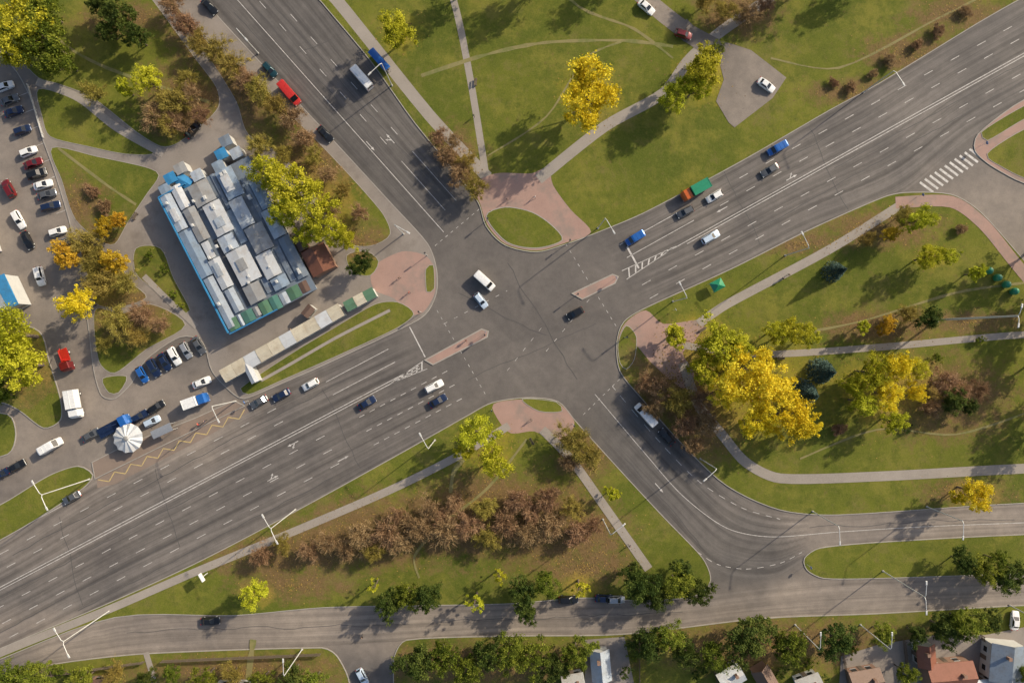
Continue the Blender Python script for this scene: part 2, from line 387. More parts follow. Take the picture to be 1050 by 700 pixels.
BW=[(-150,762),(0,694),(60,680),(150,670),(330,664),(345,672),(358,700),(368,850),(-150,850)]
block(BW,'grass','lawn')
BE=[(407,850),(404,700),(405,672),(417,656),(520,652),(640,650),(780,634),(900,629),(1060,620),(1290,612),(1290,850)]
block(BE,'grass','lawn')
RB=[(1003,138),(1050,103),(1290,-10),(1290,200),(1060,190),(1020,172),(1000,155)]
block(RB,'pink','pavement')
WB=[(-150,300),(0,328),(40,340),(50,370),(62,410),(62,430),(45,438),(20,420),(0,412),(-150,420)]
block(WB,'grass','lawn')
block([(-40,428),(8,425),(16,445),(8,465),(-40,470)],'grass','lawn')
block([(-150,590),(0,518),(50,488),(80,478),(95,487),(85,500),(40,530),(0,553),(-150,632)],'grass','lawn')
PLAT=[(95,474),(130,456),(200,429),(240,411),(250,416),(200,440),(110,484),(98,490)]
block(PLAT,'brownpave','pavement',False)
sheet('bus_bay',[(99,491),(111,485),(200,441),(250,417),(262,411),(268,414),(215,446),(118,496),(100,500)],M['brownpave'],.016,False)
NWL=[[(-160,-148),(40,-148),(150,-8),(200,60),(222,90),(224,110),(205,130),(180,148),(165,150),(140,135),(95,100),(60,86),(40,80),(5,50),(-160,15)],
[(40,92),(75,102),(120,130),(158,156),(130,158),(90,150),(52,140),(44,120)],
[(54,152),(100,161),(150,172),(163,180),(150,200),(130,230),(118,250),(105,248),(78,225),(64,185)],
[(84,252),(115,262),(135,290),(150,305),(120,315),(98,310),(90,280)],
[(98,318),(125,322),(155,312),(190,333),(150,358),(118,382),(102,370)],
[(140,255),(165,255),(178,285),(195,318),(185,320),(160,298),(140,280)],
[(92,-130),(180,5),(215,45),(250,72),(330,150),(390,216),(400,240),(380,252),(355,248),(330,210),(290,160),(255,138),(243,105),(215,60),(168,0),(85,-120)],
[(247,398),(300,362),(340,338),(385,312),(408,310),(424,322),(405,337),(340,367),(290,389),(255,404)],
[(437,276),(444,272),(445,296),(438,299)],
[(356,262),(376,258),(388,268),(380,282),(362,279)],
[(106,388),(130,386),(122,402),(112,402)]]
for q in NWL: lawn(q,.17); kerb(q,.12,.185,.12)
for q in ([(1006,136),(1050,109),(1280,-4),(1280,10),(1050,122),(1012,144)],[(1012,158),(1050,133),(1280,24),(1280,190),(1060,185),(1025,170)]):
    lawn(q,.17); kerb(q,.12,.185,.12)
sheet('plaza',[(384,272),(412,258),(436,262),(446,276),(446,300),(434,320),(420,322),(404,306),(385,298),(380,285)],M['pink'],.132)
sheet('plaza',[(485,190),(508,178),(545,178),(562,172),(567,190),(585,215),(606,238),(580,249),(550,257),(518,250),(500,231),(492,208)],M['pink'],.128)
isl=[(499,222),(518,213),(545,218),(565,231),(576,246),(550,254),(520,248)]
lawn(isl,.17,smooth=True); kerb(isl,.12,.19,.2)
sheet('plaza',[(634,350),(641,331),(662,318),(680,332),(722,328),(712,350),(700,362),(712,385),(700,398),(668,372),(650,352)],M['pink'],.128)
lw=[(634,352),(642,334),(652,345),(650,368),(642,378),(636,372)]; lawn(lw,.17); kerb(lw,.12,.185,.14)
sheet('plaza',[(506,414),(540,409),(572,413),(589,432),(582,446),(566,452),(548,442),(524,444),(512,432)],M['pink'],.128)
lw=[(536,409),(570,412),(576,421),(553,421)]; lawn(lw,.17); kerb(lw,.12,.185,.14)
ribbon('footpath',[(215,-150),(322,-20),(345,0),(440,118),(500,182)],12,M['path'])
ribbon('footpath',[(415,-150),(465,0),(482,80),(498,178)],7,M['path'])
ribbon('footpath',[(552,184),(620,130),(680,96),(706,62),(740,32),(800,-12),(900,-140)],11,M['path'])
ribbon('lane_road',[(560,-140),(645,-18),(700,30),(740,52)],[17,18],M['asphalt'],None)
sheet('parking_lot',[(704,20),(722,38),(752,46),(770,52),(806,80),(792,101),(753,131),(747,126),(734,104),(742,82),(738,66),(700,42),(690,32)],M['asphalt'],.172,False)
ribbon('dirt_path',[(432,78),(500,56),(560,44),(640,42),(690,48)],3.5,M['dirt'])
ribbon('dirt_path',[(560,-80),(585,0),(650,30),(690,60)],2.5,M['dirt'])
ribbon('dirt_path',[(500,160),(560,120),(600,60),(640,42)],2,M['dirt'])
ribbon('dirt_path',[(790,60),(860,70),(960,20),(1000,0)],2,M['dirt'])
ribbon('footpath',[(716,332),(745,312),(850,256),(930,206)],9,M['path'])
ribbon('pavement',[(918,208),(975,207),(1008,230),(1045,275),(1145,388),(1280,460)],12,M['pink'])
ribbon('footpath',[(700,354),(780,363),(900,356),(1050,343),(1280,335)],7,M['path'])
ribbon('footpath',[(700,372),(716,415),(740,445),(765,474),(800,490),(900,488),(1050,480),(1280,472)],10,M['path'])
ribbon('dirt_path',[(1050,290),(980,300),(880,330),(800,345)],2.5,M['dirt'])
ribbon('dirt_path',[(820,470),(900,440),(980,445),(1060,420)],2,M['dirt'])
ribbon('footpath',[(-140,728),(0,669),(112,624),(200,586),(300,545),(400,502),(470,467),(522,436)],8,M['path'])
ribbon('footpath',[(556,440),(585,470),(622,522),(665,583)],9,M['path'])
ribbon('dirt_path',[(462,505),(466,482),(482,464)],4,M['dirt'])
ribbon('dirt_path',[(430,592),(425,570),(450,540),(500,500),(540,450)],2.5,M['dirt'])
ribbon('footpath',[(38,84),(80,100),(120,131),(168,158)],8,M['path'],.192)
ribbon('footpath',[(148,283),(170,305),(202,335)],6,M['path'],.196)
ribbon('footpath',[(268,390),(300,372),(345,346),(400,318)],3,M['path'],.196)
ribbon('dirt_path',[(-20,-60),(60,40),(110,70),(215,105)],3,M['dirt'],.2)
ribbon('dirt_path',[(60,152),(110,190),(140,210)],2.5,M['dirt'],.2)
ribbon('dirt_path',[(260,655),(255,700),(260,800)],6,M['dirt'])
ribbon('footpath',[(150,668),(158,700),(160,840)],6,M['path'])
sheet('yard',[(860,700),(862,672),(900,660),(960,650),(1010,650),(1060,640),(1280,636),(1280,840),(860,840)],M['paving'],.24,False)
sheet('yard',[(600,655),(640,652),(650,700),(650,840),(598,840)],M['paving'],.24,False)
for q in ([(437,369),(494,338),(500,340),(499,345),(444,373)],[(588,301),(594,298),(628,282),(633,284),(630,290),(597,306)]):
    sheet('traffic_island',q,M['pink'],.14,False); kerb(q,0,.16,.28,smooth=False)
# ------------------------------------------------------------------ road markings
mk=MB(); my=MB(); MZ=.022
def seg(a,b,w,m=mk,z=MZ):
    a=Vector(P(*a)); b=Vector(P(*b)); d=(b-a).normalized(); n=Vector((-d.y,d.x))*w/2
    m.face([(*(a-n),z),(*(b-n),z),(*(b+n),z),(*(a+n),z)])
def line(a,b,w=.16,dash=None,gap=None):
    a=np.array(a,float); b=np.array(b,float); L=np.linalg.norm(b-a)
    if not dash: seg(a,b,w); return
    t=0
    while t<L:
        seg(a+(b-a)*t/L,a+(b-a)*min(t+dash,L)/L,w); t+=dash+gap
def curve(pts,w,dash=False):
    q=cat(pts,False,8)
    for i in range(len(q)-1):
        if not dash or i%2==0: seg(q[i],q[i+1],w)
def offl(a,b,o,t0=0,t1=1):
    a=np.array(a,float); b=np.array(b,float); d=(b-a)/np.linalg.norm(b-a); n=np.array((-d[1],d[0]))
    return a+(b-a)*t0+n*o, a+(b-a)*t1+n*o
A,B=(-150,682),(430,376)
line(*offl(A,B,-1),w=.15); line(*offl(A,B,1.6),w=.15)
for o in (-16,-31): line(*offl(A,B,o,.0,.80),w=.13,dash=10,gap=21)
line(*offl(A,B,-45,.0,.42),w=.11); line(*offl(A,B,-31,.86,.97),w=.13); line(*offl(A,B,-16,.86,.97),w=.13)
for o in (17,33,49): line(*offl(A,B,o,.0,.82),w=.13,dash=10,gap=21)
for o in (17,33,49): line(*offl(A,B,o,.88,1.04),w=.13,dash=6,gap=6)
A2,B2=(640,284),(1170,-11)
line(*offl(A2,B2,-1,.08,1),w=.15); line(*offl(A2,B2,1.6,.12,1),w=.15)
for o in (-16,-31): line(*offl(A2,B2,o,.2,1),w=.13,dash=10,gap=21)
for o in (16,32): line(*offl(A2,B2,o,.02,1),w=.13,dash=10,gap=21)
for o in (-16,-31): line(*offl(A2,B2,o,.02,.15),w=.14)
line((643,253),(655,275),w=.42); line((420,335),(436,366),w=.26)
def hatch(a,b,w,n):
    a=np.array(a,float); b=np.array(b,float); d=(b-a)/np.linalg.norm(b-a); nn=np.array((-d[1],d[0]))
    line(a,b+nn*w,w=.14); line(a,b-nn*w,w=.14)
    for i in range(1,n):
        c=a+(b-a)*i/n; ww=w*i/n
        seg(c+nn*ww,c-nn*ww+d*4,.32)
hatch((400,393),(436,374),4.5,7); hatch((694,252),(640,282),5,8)
A3,B3=(110,-150),(455,238)
line(A3,B3,w=.15)
for o in (-16,-31): line(*offl(A3,B3,o,.0,.8),w=.13,dash=10,gap=21)
for o in (-16,-31): line(*offl(A3,B3,o,.84,.97),w=.12)
curve([(610,404),(660,463),(700,508),(745,541),(790,550),(860,545),(960,539),(1290,527)],.13)
curve([(628,396),(672,448),(715,492),(760,520),(800,532)],.12,True)
curve([(716,566),(735,578),(765,583),(800,577),(822,566)],.13,True)
line((446,252),(492,214),w=.1,dash=3,gap=4); line((598,425),(636,388),w=.1,dash=3,gap=4)
line((448,318),(500,408),w=.1,dash=3,gap=5); line((580,250),(634,338),w=.1,dash=3,gap=5)
line((455,332),(520,298),w=.1,dash=4,gap=8); line((560,360),(610,300),w=.1,dash=4,gap=9); line((520,380),(560,330),w=.1,dash=4,gap=9)
def arrow(px,py,ang,turn=0):
    x,y=P(px,py); c,s_=math.cos(R(ang)),math.sin(R(ang))
    T=lambda u,v:(x+u*c-v*s_,y+u*s_+v*c,MZ+.004)
    mk.face([T(-1.5,-.09),T(.5,-.09),T(.5,.09),T(-1.5,.09)]); mk.face([T(.5,-.3),T(1.4,0),T(.5,.3)])
    if turn: mk.face([T(-.4,0),T(.25,.65*turn),T(.1,.78*turn),T(-.6,.1*turn)]); mk.face([T(.3,.45*turn),T(.5,1.05*turn),T(-.15,.85*turn)])
for a in ((280,490,28,1),(300,455,208,1),(352,470,28,0),(812,182,29,1),(740,215,209,0),(400,142,132,1),(380,150,-48,0),(676,500,-49,0)): arrow(*a)
for i in range(11):
    t=i/10; c=np.array((950,192))*(1-t)+np.array((1001,158))*t; d=np.array((.80,.60))*8.5
    seg(c-d,c+d,.55)
a=np.array((102,494.)); b=np.array((252,422.)); n=18; zz=[]
for i in range(n+1): zz.append(a+(b-a)*i/n+(np.array((1.6,3.4)) if i%2 else np.array((-1.2,-2.4))))
for i in range(n): seg(zz[i],zz[i+1],.2,my)
for x in range(8):
    p=np.array((16+x*6,100+x*17.)); seg(p,p+np.array((18,-7)),.1)
mo=mk.build('lane_marking',M['white_mark']); mo['kind']='structure'
mo=my.build('lane_marking',M['yellow_mark']); mo['kind']='structure'
M['tar']=mat_surf('tar_seam',(.085,.08,.078),.3,.3,2,.8,.1)
def tar(a,b,w=.16,amp=1.0):
    a=np.array(a,float); b=np.array(b,float); L=np.linalg.norm(b-a); d=(b-a)/L; nn=np.array((-d[1],d[0])); k=max(3,int(L/9)); pts=[]; o=0
    for i in range(k+1): o=o*.6+random.uniform(-amp,amp); pts.append(tuple(a+(b-a)*i/k+nn*o))
    q=[Vector(P(*p)) for p in pts]
    for i in range(k):
        dd=(q[i+1]-q[i]).normalized(); n=Vector((-dd.y,dd.x))*w/2; z=.0175; tb_.face([(*(q[i]-n),z),(*(q[i+1]-n),z),(*(q[i+1]+n),z),(*(q[i]+n),z)])
tb_=MB()
for o,t0,t1 in ((9,.1,.7),(-24,.3,.9),(40,.2,.6),(58,.35,.8)): tar(*offl(A,B,o,t0,t1))
for o,t0,t1 in ((-24,.1,.5),(24,.2,.8),(8,.4,.9)): tar(*offl(A2,B2,o,t0,t1))
for o,t0,t1 in ((-24,.4,.9),(-8,.3,.8),(12,.4,.8)): tar(*offl(A3,B3,o,t0,t1))
for p,q in (((470,300),(560,345)),((520,270),(590,390)),((480,390),(610,330)),((130,648),(420,640)),((450,636),(700,628)),((830,540),(1040,531)),((640,470),(720,560)),((160,480),(185,560)),((330,400),(370,480)),((830,130),(870,215)),((290,60),(340,40)),((340,120),(410,80)),((740,170),(780,250)),((60,530),(85,620))): tar(p,q,.13,1.6)
po=tb_.build('tar_seam',M['tar']); po['kind']='structure'
# ------------------------------------------------------------------ trees
def make_tree(name,kind,leaf,Rr,ht,seed,shape='round'):
    rs=np.random.RandomState(seed); root=empty(name)
    z0=ht*.30 if shape!='shrub' else ht*.15
    if shape=='column': z0=ht*.2
    cen=np.array((0,0,(z0+ht)/2)); hz=(ht-z0)/2
    cl=[]; nc=int({'round':48,'wide':78,'bare':74,'shrub':16,'column':22,'cone':0}[shape])
    ph=rs.uniform(0,6.28,3)
    for i in range(nc):
        d=rs.normal(size=3); d[2]=d[2]*.8+.25; d/=np.linalg.norm(d)
        az=math.atan2(d[1],d[0]); as_=1+.22*math.sin(2*az+ph[0])+.15*math.sin(3*az+ph[1])+.11*math.sin(5*az+ph[2])
        r=rs.uniform(.36,1.05)
        p=cen+d*np.array((Rr*as_*r*.90,Rr*as_*r*.90,hz*r)); cl.append((p,Rr*rs.uniform(.09,.24),rs.uniform(-.28,.28)))
    if shape=='cone':
        n=2600
        t=rs.uniform(0,1,n)**.6; k=rs.randint(0,11,n); az=k*2*math.pi/11+rs.normal(0,.2,n)+np.floor(t*7)*.4
        rr=t*Rr*rs.uniform(.15,1,n)**.5; z=ht*(1-t*.93)-rr*.15+rs.normal(0,.1,n)
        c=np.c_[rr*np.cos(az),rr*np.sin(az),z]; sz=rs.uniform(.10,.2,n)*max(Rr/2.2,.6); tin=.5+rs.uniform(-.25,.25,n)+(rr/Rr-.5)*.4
    else:
        per={'round':95,'wide':88,'bare':46,'shrub':70,'column':70}[shape]
        cs=[];tt=[]
        for p,r,tv in cl:
            m=int(per*rs.uniform(.6,1.3)); q=rs.normal(size=(m,3)); q/=np.linalg.norm(q,axis=1)[:,None]; q*=(rs.uniform(.2,1.25,(m,1)))
            q[:,2]*=.75
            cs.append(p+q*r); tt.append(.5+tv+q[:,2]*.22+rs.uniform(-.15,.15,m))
        c=np.concatenate(cs); tin=np.concatenate(tt); n=len(c)
        sz=rs.uniform(.5,1.25,n)*{'round':.22,'wide':.21,'bare':.14,'shrub':.18,'column':.18}[shape]*(Rr/4.5)**.4
    nn=rs.normal(size=(n,3)); nn[:,2]=abs(nn[:,2])+.6; nn[:,:2]+=np.array((.45,.32)); nn/=np.linalg.norm(nn,axis=1)[:,None]
    u=np.cross(nn,rs.normal(size=(n,3))); u/=np.linalg.norm(u,axis=1)[:,None]; w=np.cross(nn,u)
    asp=.6 if shape!='bare' else .8
    us=u*sz[:,None]; wsz=w*(sz*asp)[:,None]
    verts=np.stack([c-us,c-wsz*1.0+us*.1,c+us,c+wsz],1).reshape(-1,3)
    faces=np.arange(4*n).reshape(-1,4)
    if shape=='bare':
        m=900; idx=rs.randint(0,len(cl),m); st=np.array([cl[i][0] for i in idx])+rs.normal(0,Rr*.12,(m,3))
        dr=st-np.array((0,0,z0)); dr/=np.linalg.norm(dr,axis=1)[:,None]; dr+=rs.normal(0,.45,(m,3)); dr/=np.linalg.norm(dr,axis=1)[:,None]
        L=rs.uniform(.5,1.5,(m,1))*Rr/3; sd=np.cross(dr,rs.normal(size=(m,3))); sd/=np.linalg.norm(sd,axis=1)[:,None]; sd*=.035
        tv=np.stack([st-dr*L*.5-sd,st-dr*L*.5+sd,st+dr*L*.5+sd*.4,st+dr*L*.5-sd*.4],1).reshape(-1,3)
        faces=np.r_[faces,np.arange(4*m).reshape(-1,4)+4*n]; verts=np.r_[verts,tv]; tin=np.r_[tin,rs.uniform(.4,1,m)]
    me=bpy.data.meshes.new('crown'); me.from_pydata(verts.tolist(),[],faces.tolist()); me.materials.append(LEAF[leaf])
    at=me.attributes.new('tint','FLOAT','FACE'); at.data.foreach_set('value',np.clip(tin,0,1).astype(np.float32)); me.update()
    cr=bpy.data.objects.new('crown',me); col.objects.link(cr); cr.parent=root
    tb=MB(); tr=max(.07,ht*.02)
    lean=rs.normal(0,.12,2)
    top=ht*.96 if shape in('cone','column') else ht*.7
    tb.tube([(0,0,0),(lean[0],lean[1],top*.35),(lean[0]*2,lean[1]*2,top*.7),(lean[0]*2.5,lean[1]*2.5,top)],[tr*1.5,tr,tr*.7,tr*.25],7)
    if cl:
        for i in range(0,len(cl),4 if shape!='bare' else 2):
            p=cl[i][0]; s0=min(.85,max(.25,rs.uniform(.3,.75))); b=np.array((lean[0]*2*s0,lean[1]*2*s0,top*s0*.9))
            mid=(b+p)/2+np.array((0,0,-.1*Rr)); tb.tube([b,mid,p],[tr*.5,tr*.3,tr*.1],4,cap=False)
    tb.build('trunk',M['bark'],root)
    return root
def kindset(name,leaf,Rr,ht,shape,n,seed):
    return (Rr,ht,[Proto(make_tree(name,leaf,leaf,Rr,ht,seed+i,shape)) for i in range(n)])
K={'green':kindset('leafy_tree','green',5,10,'wide',3,10),'dark':kindset('dark_green_tree','dark',4.2,8.5,'wide',4,20),
 'yg':kindset('yellow_green_tree','yg',5,12,'wide',4,30),'ygs':kindset('small_yellow_green_tree','yg',2.6,7,'round',2,35),
 'gold':kindset('golden_tree','gold',5,12,'wide',3,40),'golds':kindset('small_golden_tree','gold',2.4,5,'round',1,45),
 'orange':kindset('orange_tree','orange',4,8,'wide',2,50),'brown':kindset('brown_tree','brown',3.6,5.2,'bare',5,60),'olive':kindset('olive_brown_tree','olive',3.6,5.8,'bare',3,65),
 'spruce':kindset('spruce_tree','blue',2.4,7,'cone',1,80),
 'shrub':kindset('shrub','green',1.6,1.9,'shrub',2,90),'column':kindset('slender_yellow_tree','yg',1.5,6.5,'column',2,95),'bshrub':kindset('brown_shrub','brown',1.8,1.6,'bare',2,98),'dshrub':kindset('dark_shrub','dark',1.8,2.4,'shrub',2,99)}
ORD=['first','second','third','fourth','fifth','sixth','seventh','eighth','ninth','tenth','eleventh','twelfth','thirteenth','fourteenth','fifteenth','sixteenth','seventeenth','eighteenth','nineteenth','twentieth','twenty-first','twenty-second','twenty-third','twenty-fourth','twenty-fifth','twenty-sixth']
LABELS={}
CATN={'shrub':'shrub','bshrub':'shrub','dshrub':'shrub'}
def place_tree(kind,px,py,rp,label,group):
    Rr,ht,ps=K[kind]; rp*=1.05; k0=rp*S/Rr
    hz=ht*(k0**.6); cz=hz*.62
    x,y=P(px,py,cz); k=k0*(H-cz)/H
    o=random.choice(ps).get(); o.location=(x,y,.1); o.rotation_euler=(0,0,random.uniform(0,6.28)); o.scale=(k*random.uniform(.93,1.07),k*random.uniform(.93,1.07),hz/ht)
    tag(o,label,CATN.get(kind,'tree'),group); LABELS[label]=LABELS.get(label,0)+1
def trees(desc,where,group,items,axis='x'):
    it=sorted(items,key=lambda t:t[1] if axis=='x' else t[2])
    n=len(it)
    for i,(k,x,y,r) in enumerate(it):
        side='left' if axis=='x' else 'top'
        if n==1: lb=f'{desc} {where}'
        else: lb=f'{desc} {where}, {ORD[i]} from the {side}'
        place_tree(k,x,y,r,lb,group)
trees('golden yellow tree','in the big park clump','golden autumn trees of the eastern park',[('gold',758,378,27),('gold',785,398,29),('gold',812,428,25),('gold',778,430,19),('gold',745,402,19),('gold',828,436,15)])
trees('yellow green tree','at the top of the big park clump','yellow green trees of the eastern park',[('yg',738,350,25),('yg',722,374,19),('yg',757,352,15)])
trees('small yellow tree','on the pink plaza corner of the eastern park',None,[('ygs',692,344,14)])
trees('brown bare tree','in the grove beside the southeast road','brown trees of the eastern grove',[('brown',676,398,15),('brown',672,418,12),('olive',695,410,17),('brown',702,432,15),('brown',720,434,15),('brown',712,455,12),('brown',718,410,14),('brown',662,392,10)])
trees('yellow tree','in the right park cluster','yellow trees of the right park cluster',[('yg',893,382,19),('gold',918,376,18),('yg',884,412,16),('gold',910,404,15),('yg',917,432,13),('gold',938,402,11),('yg',872,394,12),('yg',940,378,12)])
trees('brown tree','right of the yellow park cluster','brown trees right of the yellow cluster',[('brown',968,392,17),('brown',987,402,13),('brown',955,418,12),('dark',978,412,13),('dark',992,416,9),('brown',1005,400,12)])
trees('blue green spruce','on the eastern lawn','blue spruces',[('spruce',862,277,11),('spruce',850,381,14),('spruce',832,405,15)])
trees('round dark green tree','on the lawn above the long footpath',None,[('dark',953,326,13)])
trees('yellow green tree','on the lawn above the long footpath','lawn trees above the footpath',[('yg',815,338,15),('yg',795,342,13),('yg',830,345,10),('orange',908,334,11),('ygs',885,335,8),('olive',930,322,12)])
trees('yellowish tree','on the lawn below the pink pavement','lawn trees below the pavement',[('yg',952,264,13),('yg',970,262,12),('yg',940,226,15),('orange',912,240,9),('olive',925,222,11),('olive',890,245,9),('ygs',1000,280,9)])
trees('tall yellow tree','just beyond the right edge of the eastern park','trees beyond the right edge of the park',[('yg',1085,250,22),('yg',1095,295,20),('gold',1100,330,22),('yg',1085,372,22),('yg',1105,410,22),('gold',1088,445,18)],'y')
trees('tall yellow tree','beyond the top edge of the northern lawn','trees beyond the top edge',[('yg',480,-28,20),('yg',560,-34,22),('gold',640,-40,18),('yg',835,-26,20),('yg',900,-34,18)])
trees('rounded golden tree','standing alone above the lower right road',None,[('gold',1000,505,16)])
trees('small golden tree','beside the golden tree above the lower right road',None,[('golds',982,510,8)])
trees('large yellow tree','standing alone on the northern lawn',None,[('gold',604,94,32)])
trees('yellow green tree','beside the small northern car park','trees by the small northern car park',[('yg',722,68,22),('yg',692,98,16),('yg',712,90,15),('green',732,52,10)])
trees('golden tree','on the lawn right of the avenue near the top edge',None,[('yg',406,30,20)])
trees('brown bare tree','in the strip right of the avenue','brown trees right of the avenue',[('brown',449,142,11),('brown',460,160,13),('brown',472,178,14),('olive',488,192,14),('olive',478,165,11),('brown',466,146,9)],'y')
trees('brown bare tree','near the small street at the top','brown trees near the small street',[('olive',745,12,13),('brown',765,15,14),('brown',785,5,11),('olive',722,2,13)])
trees('low brown shrub','on the bank above the upper right road','brown shrubs on the bank',[('bshrub',855,85,5),('bshrub',872,90,6),('bshrub',895,76,5),('bshrub',912,62,7),('bshrub',940,46,6),('bshrub',962,32,7),('bshrub',990,12,6)])
trees('brown bare tree','in the long row left of the avenue','brown trees left of the avenue',[('brown',176,6,14),('brown',190,26,15),('olive',204,44,14),('olive',222,52,14),('olive',238,68,15),('brown',252,82,14),('olive',266,94,15),('olive',282,108,14),('brown',298,122,14),('brown',312,142,11),('olive',322,160,11),('brown',337,178,10),('olive',352,196,10),('brown',368,218,9)])
trees('large yellow green tree','beside the market roof','trees beside the market',[('yg',274,180,20),('yg',296,192,24),('yg',292,218,16),('yg',320,210,24),('yg',334,234,18),('yg',354,246,13),('yg',314,240,13)])
trees('brown tree','between the market and the avenue','brown trees by the market',[('olive',265,150,14),('olive',290,160,11),('brown',340,215,10)])
trees('small dark green tree','in the round bed above the pink plaza',None,[('dark',371,270,12)])
trees('large green tree','at the top left corner','green trees at the top left corner',[('yg',20,22,30),('green',45,42,30),('green',62,62,20),('yg',12,55,20),('green',45,10,22)])
trees('dark green tree','near the top edge by the left lawn','dark trees at the top',[('dark',120,18,20),('dark',140,38,14),('dark',103,5,14),('dark',110,32,12)])
trees('brown tree','in the upper left lawn clump','brown trees of the upper left lawn',[('brown',160,118,16),('olive',178,104,17),('brown',196,98,14),('olive',170,128,13),('brown',207,118,11),('olive',190,84,12),('brown',180,125,13)])
trees('green tree','on the upper left lawn','green trees of the upper left lawn',[('yg',152,82,15),('ygs',128,92,9),('olive',95,95,13)])
trees('reddish shrub','along the path of the left lawn','shrubs along the left lawn path',[('bshrub',108,212,8),('orange',122,226,8),('bshrub',95,196,7)])
trees('golden brown tree','beside the left car park','trees beside the left car park',[('orange',68,262,14),('olive',88,248,17),('orange',108,232,11),('olive',98,270,18),('orange',118,268,14),('olive',102,292,17),('olive',130,290,13)])
trees('bright orange tree','beside the left car park',None,[('gold',80,311,17)])
trees('brown tree','on the lawn left of the market','brown trees left of the market',[('olive',120,328,17),('brown',145,322,14),('olive',140,345,12),('brown',165,332,10),('olive',108,352,10)])
trees('green shrub','on the small lawn at the market corner','green shrubs at the market corner',[('shrub',155,262,7),('shrub',168,275,6),('shrub',178,300,6),('shrub',186,312,5)],'y')
trees('large yellow green tree','at the left edge','trees at the left edge',[('yg',10,345,28),('yg',18,375,26),('yg',-5,370,24),('green',4,400,15)],'y')
trees('brown bare tree','in the lower row of the southern lawn','brown row of the southern lawn',[('brown',268,568,12),('olive',290,558,11),('brown',316,564,12),('brown',336,556,13),('brown',354,564,12),('brown',370,550,15),('olive',384,566,11),('brown',396,548,17),('brown',412,556,13),('brown',428,542,17),('brown',455,546,17),('brown',478,538,16),('olive',500,552,14),('brown',518,538,16),('brown',540,548,15),('brown',566,536,16),('brown',592,546,14),('brown',608,538,11)])
trees('brown bare tree','in the upper row of the southern lawn','brown row of the southern lawn',[('brown',408,528,10),('brown',440,522,13),('brown',466,516,12),('olive',498,520,13),('brown',530,512,14),('brown',560,512,15),('olive',586,520,13),('brown',545,526,12),('brown',452,530,11)])
trees('olive brown tree','between the southern plaza and the southeast road','olive trees by the southern plaza',[('olive',588,452,17),('olive',602,466,15),('brown',584,474,12)])
trees('yellow green tree','above the southern lawn by the plaza','yellow trees near the southern plaza',[('yg',490,444,20),('yg',508,472,18),('ygs',478,462,10)])
trees('small yellow tree','on the southern lawn',None,[('yg',262,608,15)])
trees('slender yellow tree','along the bottom of the southern lawn','slender yellow trees',[('column',488,616,10),('column',512,590,8),('column',595,602,9),('ygs',628,506,8),('column',384,600,7)])
trees('dark green tree','along the service road on the southern lawn','dark trees along the service road',[('dark',398,620,15),('green',415,610,16),('dark',438,612,17),('dark',535,606,17),('green',560,598,14),('dark',540,628,12),('dark',655,600,18),('dark',672,612,15),('green',695,598,17),('dark',716,606,16),('dark',648,585,11),('dark',700,582,11)])
trees('green tree','in the row below the service road','green trees below the service road',[('dark',428,678,20),('green',452,672,19),('green',478,684,18),('dark',500,672,18),('green',522,668,18),('green',545,672,19),('dark',568,684,18),('green',592,668,17),('dark',664,658,19),('green',684,652,18),('dark',702,668,16),('green',732,672,16),('dark',765,655,24),('green',806,662,20),('dark',858,655,20)])
trees('green tree','in the right corner gardens','trees in the right corner gardens',[('dark',968,645,17),('green',990,638,17),('dark',1015,636,13),('green',905,650,12),('green',928,690,13),('green',1048,690,12),('dark',940,650,11)])
trees('dark green tree','at the right end of the road island','dark trees of the road island',[('dark',988,576,13),('green',1008,584,15),('dark',1028,594,15),('dark',1044,586,12),('green',1022,574,11)])
trees('garden tree','along the bottom left gardens','trees of the bottom left gardens',[('green',12,692,16),('green',38,690,15),('shrub',62,688,10),('green',85,697,14),('olive',118,690,12),('dark',150,698,12),('green',175,690,10),('green',210,695,15),('olive',238,690,12),('green',268,698,14),('dark',300,690,14),('green',322,698,13)])
trees('low green shrub','in the bottom middle garden','low shrubs of the bottom middle garden',[('shrub',610,660,7),('dshrub',640,690,8),('shrub',652,672,7),('dshrub',715,690,9),('shrub',745,680,8),('dshrub',800,690,8),('shrub',828,682,8),('dshrub',842,695,8),('shrub',875,665,7)])
trees('low shrub','scattered on the eastern lawn','low shrubs of the eastern lawn',[('shrub',1005,350,6),('dshrub',930,440,6),('bshrub',860,440,7),('shrub',960,368,7),('bshrub',985,235,6)])
